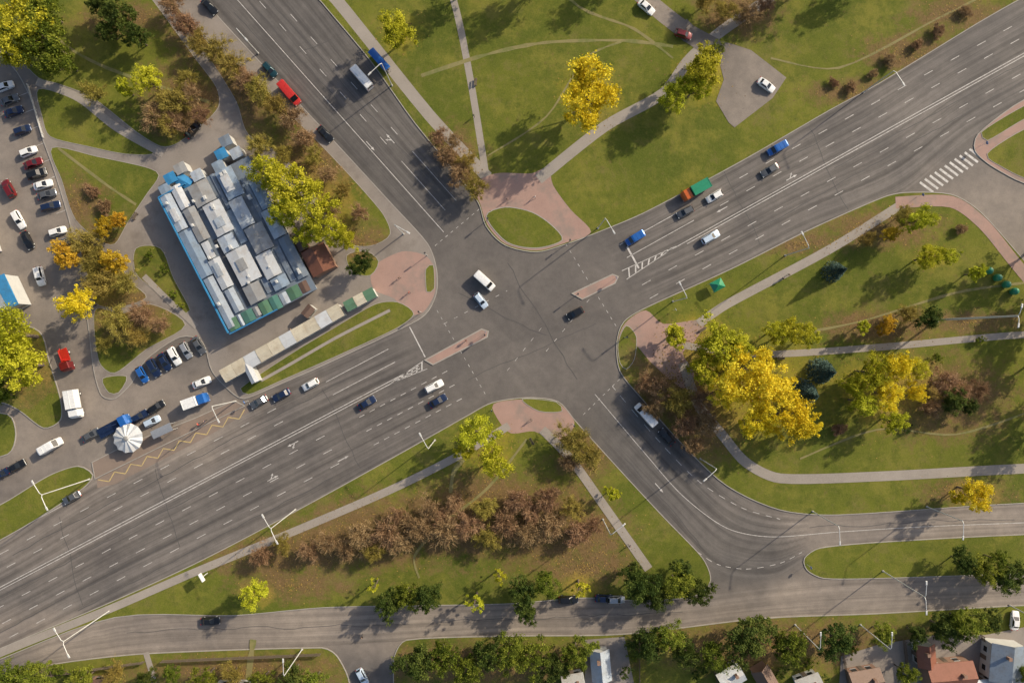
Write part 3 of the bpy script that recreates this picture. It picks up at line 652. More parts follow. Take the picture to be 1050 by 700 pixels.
# ------------------------------------------------------------------ fallen leaves
def fallen():
    n=30000; L=BROWN+[g for g in GOLD]; ar=np.array([a*b for _,_,a,b in L],float); idx=RN.choice(len(L),n,p=ar/ar.sum()); LL=np.array(L,float)[idx]
    th=RN.uniform(0,6.28,n); rr=abs(RN.normal(0,.62,n))
    px=LL[:,0]+LL[:,2]*rr*np.cos(th); py=LL[:,1]+LL[:,3]*rr*np.sin(th)
    x=(px-525)*S; y=(350-py)*S; z=np.full(n,-9.)
    for poly,zz in LAWNS:
        k=inside(x,y,poly); z[k]=np.maximum(z[k],zz+.03)
    k=z>0; x,y,z=x[k],y[k],z[k]; n=len(x)
    sz=RN.uniform(.06,.17,n); a=RN.uniform(0,6.28,n); v=[]
    for q in range(4):
        v.append(np.c_[x+sz*np.cos(a+q*1.57),y+sz*np.sin(a+q*1.57),z+RN.uniform(0,.06,n)])
    v=np.stack(v,1).reshape(-1,3); me=bpy.data.meshes.new('fallen_leaves'); me.from_pydata(v.tolist(),[],np.arange(4*n).reshape(-1,4).tolist()); me.materials.append(M['fallen'])
    at=me.attributes.new('tint','FLOAT','FACE'); at.data.foreach_set('value',RN.uniform(0,1,n).astype(np.float32)); me.update()
    o=bpy.data.objects.new('fallen_leaves',me); col.objects.link(o); tag(o,'brown and yellow fallen leaves scattered over the lawns','leaves',None,'stuff')
fallen()
# ------------------------------------------------------------------ vehicles
def wheel(root,x,y,r,w=.22):
    mb=MB(); n=14
    mb.loft([[(x+r*math.cos(t*2*math.pi/n),y-w/2,r+r*math.sin(t*2*math.pi/n)) for t in range(n)],[(x+r*math.cos(t*2*math.pi/n),y+w/2,r+r*math.sin(t*2*math.pi/n)) for t in range(n)]],0)
    s=1 if y>0 else -1
    mb.face([(x+r*.6*math.cos(t*2*math.pi/n),y+s*(w/2+.004),r+r*.6*math.sin(t*2*math.pi/n)) for t in range(n)],1)
    return mb.build('wheel',[M['tyre'],M['galv']],root)
def make_car(name,L=4.5,W=1.8,hz=.78,belt=.95,top=1.43,wb=(1.0,.2),rb=(-1.65,-1.15)):
    root=empty(name); h=W/2; f=L/2
    st=[(f,h*.62,.32,.58),(f-.10,h*.84,.26,.68),(f-.45,h*.95,.22,hz),(wb[0]+.1,h,.2,belt-.03),(wb[0]-.6,h,.2,belt),(0,h*1.0,.2,belt+.01),(rb[0]+.4,h,.2,belt+.01),(rb[0]-.1 if rb[0]-.1>-f+.4 else -f+.4,h*.97,.22,belt-.0),(-f+.18,h*.90,.27,belt-.08),(-f,h*.72,.34,belt-.26)]
    rings=[]
    for x,w,zb,zt in st:
        zs=zb+(zt-zb)*.72
        rings.append([(x,-w*.92,zb),(x,-w,zb+.12),(x,-w,zs),(x,-w*.9,zt-.02),(x,-w*.5,zt+.02),(x,0,zt+.035),(x,w*.5,zt+.02),(x,w*.9,zt-.02),(x,w,zs),(x,w,zb+.12),(x,w*.92,zb)])
    mb=MB(); mb.loft(rings[::-1])
    bx=[(wb[0],h*.74),(wb[0]-.12,h*.88),(rb[0]+.12,h*.88),(rb[0],h*.74)]; tx=[(wb[1],h*.58),(wb[1]-.12,h*.70),(rb[1]+.12,h*.70),(rb[1],h*.58)]
    rb_=[(x,w,belt-.02) for x,w in bx]+[(x,-w,belt-.02) for x,w in bx[::-1]]
    rt=[(x,w,top-.05) for x,w in tx]+[(x,-w,top-.05) for x,w in tx[::-1]]
    rt2=[(x*.97+.0,w*.86,top) for x,w in tx]+[(x*.97,-w*.86,top) for x,w in tx[::-1]]
    mb.loft([r[::-1] for r in (rb_,rt,rt2)])
    mb.build('body',PC['white'],root)
    def panel(nm,a,b,c,d,out,ins=.08):
        cc=[Vector(q) for q in (a,b,c,d)]; ce=sum(cc,Vector())/4; m2=MB(); nrm=(cc[1]-cc[0]).cross(cc[2]-cc[0]).normalized()
        if nrm.dot(Vector(out))<0: nrm=-nrm
        m2.face([q+(ce-q)*ins+nrm*.014 for q in cc]); m2.build(nm,M['glass'],root)
    zb,zt=belt,top-.05
    panel('windscreen',(wb[0],h*.74,zb),(wb[0],-h*.74,zb),(wb[1],-h*.58,zt),(wb[1],h*.58,zt),(1,0,.5),.05)
    panel('rear_window',(rb[0],h*.74,zb),(rb[0],-h*.74,zb),(rb[1],-h*.58,zt),(rb[1],h*.58,zt),(-1,0,.5),.08)
    for s in (1,-1): panel('side_window',(wb[0]-.14,s*h*.88,zb),(rb[0]+.14,s*h*.88,zb),(rb[1]+.14,s*h*.70,zt),(wb[1]-.14,s*h*.70,zt),(0,s,.2),.1)
    for s in (1,-1):
        m2=MB(); m2.box((f-.13,s*h*.68,.60),(.22,.34,.13)); m2.build('headlight',M['lens'],root)
        m2=MB(); m2.box((-f+.09,s*h*.72,belt-.2),(.16,.28,.16)); m2.build('tail_light',M['redlens'],root)
        m2=MB(); m2.box((wb[0]-.25,s*(h+.09),belt+.06),(.14,.2,.13)); m2.build('wing_mirror',M['plastic'],root)
        for x in (f-.85,-f+.85): wheel(root,x,s*(h-.12),.32)
    return root
def make_van(name,L=5.4,W=2.0,top=2.2,bus=False):
    root=empty(name); h=W/2; f=L/2; mb=MB()
    if bus: st=[(f,h*.82,.35,1.1),(f-.12,h*.95,.3,top-.5),(f-.5,h,.3,top-.03),(0,h,.3,top),(-f+.3,h,.3,top-.02),(-f,h*.94,.35,top-.15)]
    else: st=[(f,h*.72,.35,.8),(f-.15,h*.9,.28,.98),(f-.85,h*.97,.25,1.15),(f-1.55,h*.97,.25,top-.12),(f-1.9,h,.25,top-.02),(0,h,.25,top),(-f+.25,h,.28,top-.02),(-f,h*.94,.32,top-.12)]
    rings=[]
    for x,w,zb,zt in st:
        zs=zb+(zt-zb)*.8
        rings.append([(x,-w*.94,zb),(x,-w,zb+.12),(x,-w,zs-.1),(x,-w*.88,zt-.03),(x,-w*.4,zt+.02),(x,w*.4,zt+.02),(x,w*.88,zt-.03),(x,w,zs-.1),(x,w,zb+.12),(x,w*.94,zb)])
    mb.loft(rings[::-1])
    if bus:
        for x in (-f*.45,f*.3): mb.box((x,0,top+.1),(1.1,.9,.16))
    else:
        for x in (-1.4,-.4): mb.box((x,0,top+.03),(.06,W*.7,.04))
    mb.build('body',PC['white'],root)
    m2=MB()
    if bus: m2.face([(f-.02,-h*.75,1.15),(f-.02,h*.75,1.15),(f-.26,h*.8,top-.35),(f-.26,-h*.8,top-.35)])
    else:
        a,b=f-.86,f-1.5; m2.face([(a+.03,-h*.80,1.2),(a+.03,h*.80,1.2),(b+.02,h*.78,top-.13),(b+.02,-h*.78,top-.13)])
    m2.build('windscreen',M['glass'],root)
    for s in (1,-1):
        x0,x1=(f-.6,-f+.5) if bus else (f-1.5,f-2.4); m2=MB()
        m2.face([(x0,s*(h+.012),1.25),(x1,s*(h+.012),1.25),(x1,s*(h+.012),top-.55),(x0,s*(h+.012),top-.55)]); m2.build('side_window',M['glass'],root)
        m2=MB(); m2.box((f-.12,s*h*.66,.78),(.24,.3,.16)); m2.build('headlight',M['lens'],root)
        m2=MB(); m2.box((-f,s*h*.8,1.0),(.06,.16,.4)); m2.build('tail_light',M['redlens'],root)
        m2=MB(); m2.box((f-1.35 if not bus else f-.2,s*(h+.12),1.35),(.12,.22,.3)); m2.build('wing_mirror',M['plastic'],root)
        for x in (f-.95,-f+1.0): wheel(root,x,s*(h-.13),.36)
    m2=MB(); m2.face([(-f-.012,-h*.7,1.3),(-f-.012,h*.7,1.3),(-f-.012,h*.7,top-.5),(-f-.012,-h*.7,top-.5)][::-1]); m2.build('rear_window',M['glass'],root)
    return root
def make_truck(name,L,W,cab,load,kind='box'):
    root=empty(name); h=W/2; f=L/2; cl=2.0
    mb=MB(); st=[(f,h*.85,.5,1.6),(f-.15,h*.95,.45,2.0),(f-.5,h,.45,2.55),(f-cl,h,.45,2.6)]
    mb.loft([[(x,-w,zb),(x,-w,zt-.2),(x,-w*.88,zt),(x,w*.88,zt),(x,w,zt-.2),(x,w,zb)] for x,w,zb,zt in st][::-1]); mb.build('cab',PC[cab],root)
    m2=MB(); m2.face([(f-.14,-h*.82,1.65),(f-.14,h*.82,1.65),(f-.42,h*.85,2.42),(f-.42,-h*.85,2.42)]); m2.build('windscreen',M['glass'],root)
    m2=MB(); m2.box((0,0,.7),(L-.4,.9,.22)); m2.build('chassis',M['plastic'],root)
    x0=-f; x1=f-cl-.25; cx=(x0+x1)/2; Lb=x1-x0
    if kind=='box':
        m2=MB(); m2.box((cx,0,2.0),(Lb,W,2.2)); m2.box((cx,0,3.13),(Lb,.08,.05)); m2.box((x0+.1,0,3.13),(.08,W,.05)); m2.box((x1-.1,0,3.13),(.08,W,.05)); m2.build('cargo_box',PC[load],root)
    else:
        m2=MB(); m2.box((cx,0,1.0),(Lb,W,.16))
        for i in range(7): m2.box((x0+Lb*(i+.5)/7,0,1.095),(.06,W,.03))
        m2.box((x1-.05,0,1.5),(.1,W,.9)); m2.build('cargo_bed',PC[load],root)
        m3=MB(); m3.tube([(x1-.5,0,1.0),(x1-.5,0,2.6),(x1-2.2,.2,3.0),(x1-3.2,.3,2.2)],[.16,.14,.1,.08],7); m3.build('crane_arm',PC[load],root)
    for s in (1,-1):
        m2=MB(); m2.box((f-.04,s*h*.7,.75),(.1,.35,.2)); m2.build('headlight',M['lens'],root)
        m2=MB(); m2.box((f-.35,s*(h+.14),2.0),(.1,.22,.5)); m2.build('wing_mirror',M['plastic'],root)
        for x in (f-1.0,-f+1.1)+((-f+2.3,) if L>7.5 else ()): wheel(root,x,s*(h-.16),.45,.3)
    return root
VP={'sedan':Proto(make_car('car')),
 'hatch':Proto(make_car('car',4.1,1.74,.82,.98,1.47,(1.0,.3),(-1.98,-1.6))),
 'estate':Proto(make_car('car',4.6,1.8,.8,.97,1.46,(.95,.25),(-2.2,-1.95))),
 'suv':Proto(make_car('car',4.6,1.88,.95,1.12,1.72,(1.0,.45),(-2.2,-1.95))),
 'van':Proto(make_van('van')),'smallvan':Proto(make_van('van',4.7,1.85,1.9)),'minibus':Proto(make_van('minibus',6.4,2.0,2.5,True)),'longvan':Proto(make_van('van',6.2,2.05,2.5))}
def vehicle(kind,px,py,ang,colr,label,group,z=.012):
    o=VP[kind].get(); hh=1.0; x,y=P(px,py,hh); o.location=(x,y,z); o.rotation_euler=(0,0,R(ang)+random.uniform(-.04,.04))
    ct={'sedan':'car','hatch':'car','estate':'car','suv':'car','van':'van','smallvan':'van','minibus':'minibus','longvan':'van'}[kind]
    tag(o,label,ct,group); LABELS[label]=LABELS.get(label,0)+1
    for c in o.children:
        if c.name.split('.')[0]=='body': c.material_slots[0].link='OBJECT'; c.material_slots[0].material=PC[colr]
    return o
GR='vehicles driving on the roads'; MA=29; MW=209
V=[('hatch',276,71,-48,'teal','dark teal car on the avenue above the red van',GR),
('longvan',297,96,-48,'red','long red van on the left side of the avenue',GR),
('sedan',333,137,-48,'black','black car on the avenue below the red van',GR),
('sedan',214,6,-48,'black','black car on the avenue at the top edge of the picture',GR),
('minibus',371,80,132,'white','white minibus at the stop on the right side of the avenue',GR),
('smallvan',797,152,MW+0,'blue','bright blue van on the upper right main road',GR),
('sedan',790,174,MW,'grey','dark grey car just below the bright blue van',GR),
('hatch',703,217,MW,'grey','dark grey car below the orange and green truck',GR),
('hatch',733,201,MW,'white','white car right of the orange and green truck',GR),
('estate',729,243,MA,'paleblue','pale blue and white car alone in the lower lanes right of the crossing',GR),
('smallvan',651,244,MW,'blue','blue van waiting near the stop line right of the crossing',GR),
('hatch',590,321,MW,'black','black car in the middle of the crossing beside the right traffic island',GR),
('van',497,288,-42,'white','white van turning in the left part of the crossing',GR),
('hatch',493,308,-50,'paleblue','pale car following just below the white van in the crossing',GR),
('sedan',376,413,MA,'navy','dark blue car in the central lane left of the other two cars',GR),
('estate',445,396,MA,'white','white car waiting left of the crossing beside a blue car',GR),
('sedan',449,411,MA,'navy','dark blue car waiting just below the white car left of the crossing',GR),
('longvan',662,425,131,'white','long white van heading up the southeast road',GR),
('sedan',684,448,131,'black','black car behind the long white van on the southeast road',GR),
('hatch',318,394,MW,'white','white car in front of two dark cars by the kerb below the kiosks',GR),
('sedan',288,405,MW,'navy','dark blue car second in the kerb queue below the kiosks',GR),
('sedan',265,412,MW,'grey','dark grey car last in the kerb queue below the kiosks',GR),
('sedan',73,510,MW,'grey','dark grey car on the main road by the left grass wedge',GR),
('sedan',215,637,2,'black','black car alone on the service road at lower left',GR),
('hatch',371,694,-60,'paleblue','pale car on the drive at the bottom edge',None),
('estate',583,615,0,'black','black car parked on the service road between dark trees','cars parked along the service road'),
('sedan',620,614,0,'navy','dark blue car parked on the service road, left of its silver neighbour','cars parked along the service road'),
('hatch',632,615,0,'silver','silver car parked on the service road right of a dark blue car','cars parked along the service road'),
('sedan',663,7,-40,'white','white car on the small street at the top edge',None),
('hatch',701,35,-20,'darkred','dark red car on the small street near the top',None),
('sedan',786,87,-35,'white','white car parked alone in the small northern car park',None),
('sedan',197,133,50,'black','black car parked on the pavement below the upper left lawn',None),
('sedan',206,392,20,'white','white car standing alone below the angled parked row',None)]
GP='cars parked at an angle beside the market'; NMc={"grey":"dark grey","navy":"dark blue","darkred":"dark red"}
for i,(x,y,c,k) in enumerate([(203,354,'grey','sedan'),(190,359,'silver','hatch'),(178,365,'white','estate'),(168,371,'navy','sedan'),(157,377,'navy','suv'),(145,384,'blue','hatch')]):
    V.append((k,x,y,-60,c,f'{NMc.get(c,c)} car in the angled row beside the market, {ORD[i]} from the right',GP))
GL='cars parked in the left car park'
pk=[(4,88,'white','hatch',20),(9,102,'grey','sedan',20),(13,114,'navy','sedan',20),(22,133,'navy','hatch',18),(28,155,'white','hatch',22),(33,167,'darkred','sedan',20),(37,178,'black','suv',20),(43,189,'white','sedan',18),(47,199,'grey','sedan',18),(51,211,'navy','estate',16)]
for i,(x,y,c,k,a) in enumerate(pk):
    V.append((k,x,y,a,c,f'{NMc.get(c,c)} car in the column beside the left lawns, {ORD[i]} from the top',GL))
V+=[('suv',8,193,120,'darkred','dark red car at the left edge level with the parked column',GL),
('estate',18,225,-62,'white','large white car parked below the dark red car at the left edge',GL),
('sedan',27,246,-62,'black','black car parked below the large white car at the left edge',GL),
('hatch',58,237,18,'white','white car parked below the parked column, upper of a pair',GL),
('hatch',65,248,18,'grey','grey car parked below the parked column, lower of a pair',GL),
('suv',40,283,-78,'white','white car alone in the middle of the left car park',GL),
('van',52,457,30,'white','white van leaving the lower left car park beside the grass wedge',None),
('sedan',16,478,30,'black','black car queued at the lower left edge nearest the white van','cars queued at the lower left'),
('sedan',1,486,30,'navy','dark blue car queued at the lower left edge of the picture','cars queued at the lower left'),
('hatch',160,417,30,'black','black car at the right end of the line above the round kiosk','vehicles in the line above the round kiosk'),
('sedan',142,427,30,'navy','dark blue car between the blue truck and the black car','vehicles in the line above the round kiosk'),
('hatch',155,432,25,'paleblue','pale blue car right of the round kiosk','vehicles in the line above the round kiosk'),
('sedan',92,446,28,'grey','grey car behind the long blue truck','vehicles in the line above the round kiosk'),
('sedan',1041,636,85,'white','white car parked in the yard at the right edge',None)]
for v in V: vehicle(*v,z=(.26 if (v[1]>855 and v[2]>625) else .19 if v[1:3] in((663,7),(701,35),(786,87)) else .14 if v[1:3]==(197,133) else .02))
def truck(px,py,ang,L,W,cab,load,kind,label,z=.02):
    o=make_truck('truck',L,W,cab,load,kind); o.location=(*P(px,py,1.5),z); o.rotation_euler=(0,0,R(ang)); tag(o,label,'truck'); LABELS[label]=1
truck(713,195,MW,6.8,2.4,'orange','green','box','orange cab truck with a green cargo box on the upper right road')
truck(76,414,-80,6.6,2.4,'white','white','box','big white box truck parked in the lower left lot')
truck(66,369,-70,5.4,2.2,'darkred','red','flat','dark red flatbed truck with a small crane above the white truck')
truck(116,437,28,8.2,2.4,'blue','navy','flat','long blue flatbed truck left of the parked cars above the round kiosk')
truck(201,411,20,5.6,2.3,'blue','white','box','small truck with blue cab and white box beside the bus bay')
# ------------------------------------------------------------------ street furniture
def make_lamp(name,double,h,arm,r=1.0):
    root=empty(name)
    mb=MB(); mb.tube([(0,0,0),(0,0,.5),(0,0,.52),(0,0,h-.3)],[.16*r,.16*r,.13*r,.09*r],8); mb.build('pole',M['galv'],root)
    mb=MB(); mb.box((0,0,.05),(.45*r,.45*r,.1)); mb.build('base_plate',M['concrete'],root)
    for s in ((1,-1) if double else (1,)):
        mb=MB(); mb.tube([(0,0,h-.35),(s*.5,0,h+.1),(s*arm,0,h+.35)],[.09,.08,.07],6); mb.build('arm',M['galv'],root)
        mb=MB(); mb.box((s*(arm+.35),0,h+.37),(.95,.36,.14),0,0,.75); mb.box((s*(arm+.38),0,h+.285),(.6,.24,.03),0,1); mb.build('lamp_head',[M['galv'],M['lens']],root)
    return root
LP={0:Proto(make_lamp('street_lamp',False,13,3.2)),1:Proto(make_lamp('double_street_lamp',True,16.5,2.8)),2:Proto(make_lamp('lighting_mast',True,26,1.6,2.0))}
lamps=[(112,626,118,1,'double street lamp at the lower left tip of the southern lawn'),(303,522,118,1,'double street lamp on the strip left of the southern brown trees'),(92,491,118,1,'double street lamp on the grass wedge at the left'),
(446,451,118,0,'street lamp between the main road and the yellow southern trees'),(242,411,-62,0,'street lamp at the right end of the bus bay'),(885,95,-60,0,'street lamp on the bank above the upper right road'),
(833,524,-90,0,'street lamp at the bend above the lower right road'),(950,519,-95,0,'street lamp above the lower right road near the golden tree'),(905,585,-90,1,'double street lamp on the long road island'),
(960,328,80,2,'tall lighting mast on the eastern lawn beside the long footpath'),(718,470,-140,0,'street lamp beside the southeast road below the brown grove'),(618,532,40,0,'street lamp beside the southern diagonal footpath'),
(402,88,-135,0,'street lamp beside the white minibus on the avenue'),(414,240,-30,0,'street lamp at the corner above the left pink plaza'),(613,234,-60,0,'street lamp at the corner below the northern lawn'),
(805,262,118,0,'street lamp on the grass strip below the upper right road'),(690,309,118,0,'street lamp on the strip beside the right traffic island'),(815,640,90,0,'street lamp below the service road among dark trees'),(882,640,90,0,'street lamp below the service road near the right yard'),(1035,620,90,0,'street lamp at the right yard by the bottom right corner'),(310,665,90,0,'street lamp below the service road at the drive'),(265,55,-48,0,'street lamp left of the avenue near the teal car')]
for x,y,a,d,lb in lamps:
    o=LP[d].get(); o.location=(*P(x,y),.12); o.rotation_euler=(0,0,R(a)); tag(o,lb,'lighting mast' if d==2 else 'street lamp',None if d==2 else 'street lamps'); LABELS[lb]=1
def make_signal():
    root=empty('traffic_light'); mb=MB(); mb.tube([(0,0,0),(0,0,3.6)],[.08,.06],8); mb.build('pole',M['galv'],root)
    mb=MB(); mb.box((.18,0,3.1),(.22,.32,.95)); mb.box((.18,0,3.62),(.34,.4,.06)); mb.build('housing',M['plastic'],root)
    for i,n in enumerate(('redlens','amber','greenl')):
        if n not in M: M[n]=mat_plain(n,(.45,.25,.02) if n=='amber' else (.02,.3,.1),.3)
        mb=MB(); mb.loft([[(.29+dx,.1*math.cos(t*.785),3.4-i*.3+.1*math.sin(t*.785)) for t in range(8)] for dx in (0,.04)]); mb.build('lens',M[n],root)
    return root
sg=Proto(make_signal())
for x,y,a,lb in ((438,262,130,'traffic light at the corner of the avenue and left pink plaza'),(497,344,28,'traffic light on the left traffic island'),(592,302,208,'traffic light on the right traffic island'),(640,346,30,'traffic light at the corner of the eastern pink plaza'),(504,420,28,'traffic light on the southern pink plaza'),(500,226,-50,'traffic light at the tip of the northern corner island'),(584,248,200,'traffic light at the right end of the northern corner island'),(587,434,-50,'traffic light at the top of the southeast road'),(432,320,200,'traffic light at the lower corner of the left pink plaza')):
    o=sg.get(); o.location=(*P(x,y),.12); o.rotation_euler=(0,0,R(a)); tag(o,lb,'traffic light','traffic lights at the crossing'); LABELS[lb]=1
def make_sign(c):
    root=empty('road_sign'); mb=MB(); mb.tube([(0,0,0),(0,0,2.9)],[.045,.04],8); mb.build('post',M['galv'],root)
    mb=MB(); n=16; mb.loft([[(.06+dx,.38*math.cos(t*2*math.pi/n),2.5+.38*math.sin(t*2*math.pi/n)) for t in range(n)] for dx in (0,.03)]); mb.build('sign_plate',PC[c],root); return root
sp={'blue':Proto(make_sign('blue')),'white':Proto(make_sign('white'))}
for x,y,a,c,lb in ((940,202,200,'blue','blue round sign left of the zebra crossing'),(1004,150,20,'blue','blue round sign right of the zebra crossing'),(498,341,28,'blue','blue round sign at the tip of the left traffic island'),(630,286,28,'blue','blue round sign at the end of the right traffic island'),(827,578,180,'blue','blue round sign at the left tip of the road island'),(690,318,30,'white','white round sign on the strip near the eastern plaza'),(255,411,210,'blue','blue round sign at the right end of the bus platform')):
    o=sp[c].get(); o.location=(*P(x,y),.12); o.rotation_euler=(0,0,R(a)); tag(o,lb,'road sign','round road signs'); LABELS[lb]=1
bb=empty('billboard',(*P(213,587),.13),R(120)); mb=MB(); mb.box((0,0,3.0),(2.0,.2,1.3)); mb.build('board',PC['white'],bb); mb=MB(); mb.tube([(0,0,0),(0,0,2.35)],[.1,.1],8); mb.build('post',M['galv'],bb)
tag(bb,'small blank white billboard on the southern lawn near the footpath','billboard')
def shelter(px,py,ang,c,label,L=5,W=1.9):
    root=empty('bus_shelter',(*P(px,py),.13),R(ang))
    mb=MB(); mb.loft([[(x,y,2.5+.25*math.cos(y/W*2.2)) for y in np.linspace(-W/2,W/2,7)]+[(x,y,2.42+.25*math.cos(y/W*2.2)) for y in np.linspace(W/2,-W/2,7)] for x in (-L/2,L/2)]); mb.build('roof',PC[c],root)
    for x in (-L/2+.2,L/2-.2):
        for y in (-W/2+.2,W/2-.2):
            mb=MB(); mb.tube([(x,y,0),(x,y,2.5)],[.05,.05],6); mb.build('post',M['galv'],root)
    mb=MB(); mb.box((0,W/2-.2,1.3),(L-.55,.04,1.9)); mb.build('back_panel',M['glass'],root)
    mb=MB(); mb.box((0,W/2-.6,.45),(L-1.2,.4,.06))
    for x in (-1.2,1.2): mb.box((x,W/2-.6,.21),(.08,.3,.42))
    mb.build('bench',M['bark'],root); tag(root,label,'bus shelter'); LABELS[label]=1
shelter(391,66,-48,'blue','blue roofed bus shelter beside the white minibus on the avenue',6,1.7)
shelter(172,440,25,'silver','grey roofed bus shelter on the platform along the yellow zigzag line')
def bins():
    root=empty('recycling_bin'); n=14
    def rg(r,z): return [(r*math.cos(2*math.pi*i/n),r*math.sin(2*math.pi*i/n),z) for i in range(n)]
    mb=MB(); mb.loft([rg(.7,0),rg(.85,.3),rg(.88,.9),rg(.78,1.3)]); mb.build('bin',PC['green'],root)
    mb=MB(); mb.loft([rg(.80,1.3),rg(.62,1.6),rg(.3,1.78),rg(.1,1.8)]); mb.build('lid',PC['green'],root)
    mb=MB(); mb.tube([(-.12,0,1.78),(-.1,0,1.98),(.1,0,1.98),(.12,0,1.78)],[.03]*4,6); mb.build('lifting_hook',M['galv'],root)
    return root
bp=Proto(bins())
for i,(x,y) in enumerate(((1011,278),(1020,285),(1029,292),(1037,299))):
    o=bp.get(); o.location=(*P(x,y),.2); lb=f'round green recycling bin on the eastern lawn, {ORD[i]} from the left'; tag(o,lb,'recycling bin','green recycling bins'); LABELS[lb]=1
t=empty('green_tent',(*P(733,293),.13),R(28)); mb=MB(); mb.loft([[(-1.5,-1.2,1.9),(1.5,-1.2,1.9),(1.5,1.2,1.9),(-1.5,1.2,1.9)],[(-.25,-.2,2.8),(.25,-.2,2.8),(.25,.2,2.8),(-.25,.2,2.8)]]); mb.build('canopy',PC['green'],t)
for x in (-1.4,1.4):
    for y in (-1.1,1.1): mb=MB(); mb.tube([(x,y,0),(x,y,1.92)],[.04,.04],6); mb.build('leg',M['galv'],t)
tag(t,'small bright green canopy tent on the grass strip beside the footpath','tent')
def bench():
    root=empty('park_bench'); mb=MB()
    for i in range(4): mb.box((0,-.2+i*.13,.45),(1.8,.1,.04))
    mb.build('seat',M['bark'],root); mb=MB()
    for i in range(3): mb.box((0,.33,.6+i*.13),(1.8,.04,.1))
    mb.build('backrest',M['bark'],root)
    for x in (-.7,.7): mb=MB(); mb.box((x,0,.215),(.08,.5,.43)); mb.box((x,.3,.65),(.06,.04,.5)); mb.build('leg',M['plastic'],root)
    return root
bpb=Proto(bench())
for x,y,a,lb in ((488,85,85,'park bench beside the straight northern footpath'),(800,367,180,'park bench beside the long eastern footpath'),(545,452,-60,'park bench below the southern pink plaza'),(720,338,30,'park bench at the edge of the eastern pink plaza'),(140,222,60,'park bench beside the lawn left of the market')):
    o=bpb.get(); o.location=(*P(x,y),.14); o.rotation_euler=(0,0,R(a)); tag(o,lb,'bench','park benches'); LABELS[lb]=1
# ------------------------------------------------------------------ people
def make_person():
    root=empty('person')
    def skin(name,pts,edges,rad,mats,fn=None):
        me=bpy.data.meshes.new(name); me.from_pydata(pts,edges,[]); o=bpy.data.objects.new(name,me); col.objects.link(o)
        m=o.modifiers.new('s','SKIN'); m.use_smooth_shade=True
        for i,r in enumerate(rad): me.skin_vertices[0].data[i].radius=(r,r)
        me.skin_vertices[0].data[0].use_root=True
        s2=o.modifiers.new('d','SUBSURF'); s2.levels=1
        dg=bpy.context.evaluated_depsgraph_get(); me2=bpy.data.meshes.new_from_object(o.evaluated_get(dg))
        bpy.data.objects.remove(o); me2.name=name
        me2.materials.clear()
        for k in mats: me2.materials.append(k)
        if fn:
            for p in me2.polygons: p.material_index=fn(p.center)
        o=bpy.data.objects.new(name,me2); col.objects.link(o); o.parent=root; return o
    pts=[(0,0,.95),(0,0,1.15),(.01,0,1.38),(.02,0,1.50),(.04,0,1.64),(.04,0,1.72),(0,.1,.9),(.18,.1,.5),(.22,.1,.1),(.36,.1,.05),(0,-.1,.9),(-.08,-.1,.5),(-.32,-.1,.14),(-.22,-.1,.05),(0,.19,1.40),(-.1,.24,1.14),(.04,.25,.92),(0,-.19,1.40),(.08,-.24,1.14),(.24,-.24,.96)]
    ed=[(0,1),(1,2),(2,3),(3,4),(4,5),(0,6),(6,7),(7,8),(8,9),(0,10),(10,11),(11,12),(12,13),(2,14),(14,15),(15,16),(2,17),(17,18),(18,19)]
    rad=[.14,.13,.15,.06,.10,.08,.10,.065,.045,.04,.10,.065,.045,.04,.07,.05,.035,.07,.05,.035]
    M['skin']=mat_plain('skin',(.5,.3,.2),.6); M['trousers']=mat_plain('trousers',(.03,.035,.05),.9)
    skin('body',pts,ed,rad,[M['skin'],M['trousers']],lambda c:1 if c.z<.93 else 0)
    pts=[(0,0,.88),(0,0,1.12),(.01,0,1.38),(0,.19,1.40),(-.1,.24,1.14),(.02,.25,.98),(0,-.19,1.40),(.08,-.24,1.14),(.22,-.24,1.0)]
    skin('jacket',pts,[(0,1),(1,2),(2,3),(3,4),(4,5),(2,6),(6,7),(7,8)],[.17,.155,.17,.095,.07,.055,.095,.07,.055],[PC['red']])
    skin('hair',[(.0,0,1.66),(.01,0,1.76)],[(0,1)],[.105,.09],[M['bark']])
    return root
pp=Proto(make_person())
for x,y,a,c,z,lb in ((372,651,80,'black',.02,'person in black walking on the service road above the drive'),(478,349,30,'darkred',.15,'person in dark red on the left traffic island'),(801,286,30,'navy',.15,'person in dark blue on the eastern footpath, left of another'),(807,282,210,'beige',.15,'person in beige on the eastern footpath beside another'),(520,205,-60,'navy',.14,'person in dark blue on the northern pink plaza'),(548,203,120,'white',.14,'person in white on the northern pink plaza'),(410,285,-30,'black',.15,'person in black on the left pink plaza'),(420,300,150,'red',.15,'person in red on the left pink plaza'),(545,430,90,'grey',.14,'person in grey on the southern pink plaza'),(690,350,200,'black',.14,'person in black on the eastern pink plaza'),(300,338,28,'beige',.14,'person in beige beside the kiosk row'),(205,434,30,'red',.14,'person in red waiting on the bus platform'),(212,431,200,'navy',.14,'person in dark blue waiting on the bus platform'),(486,120,90,'green',.14,'person in green on the straight northern footpath'),(645,558,-50,'navy',.14,'person in dark blue on the southern diagonal footpath')):
    o=pp.get(); o.location=(*P(x,y),z); o.rotation_euler=(0,0,R(a)); tag(o,lb,'person','people walking'); LABELS[lb]=1
    for ch in o.children:
        if ch.name.startswith('jacket'): ch.material_slots[0].link='OBJECT'; ch.material_slots[0].material=PC[c]
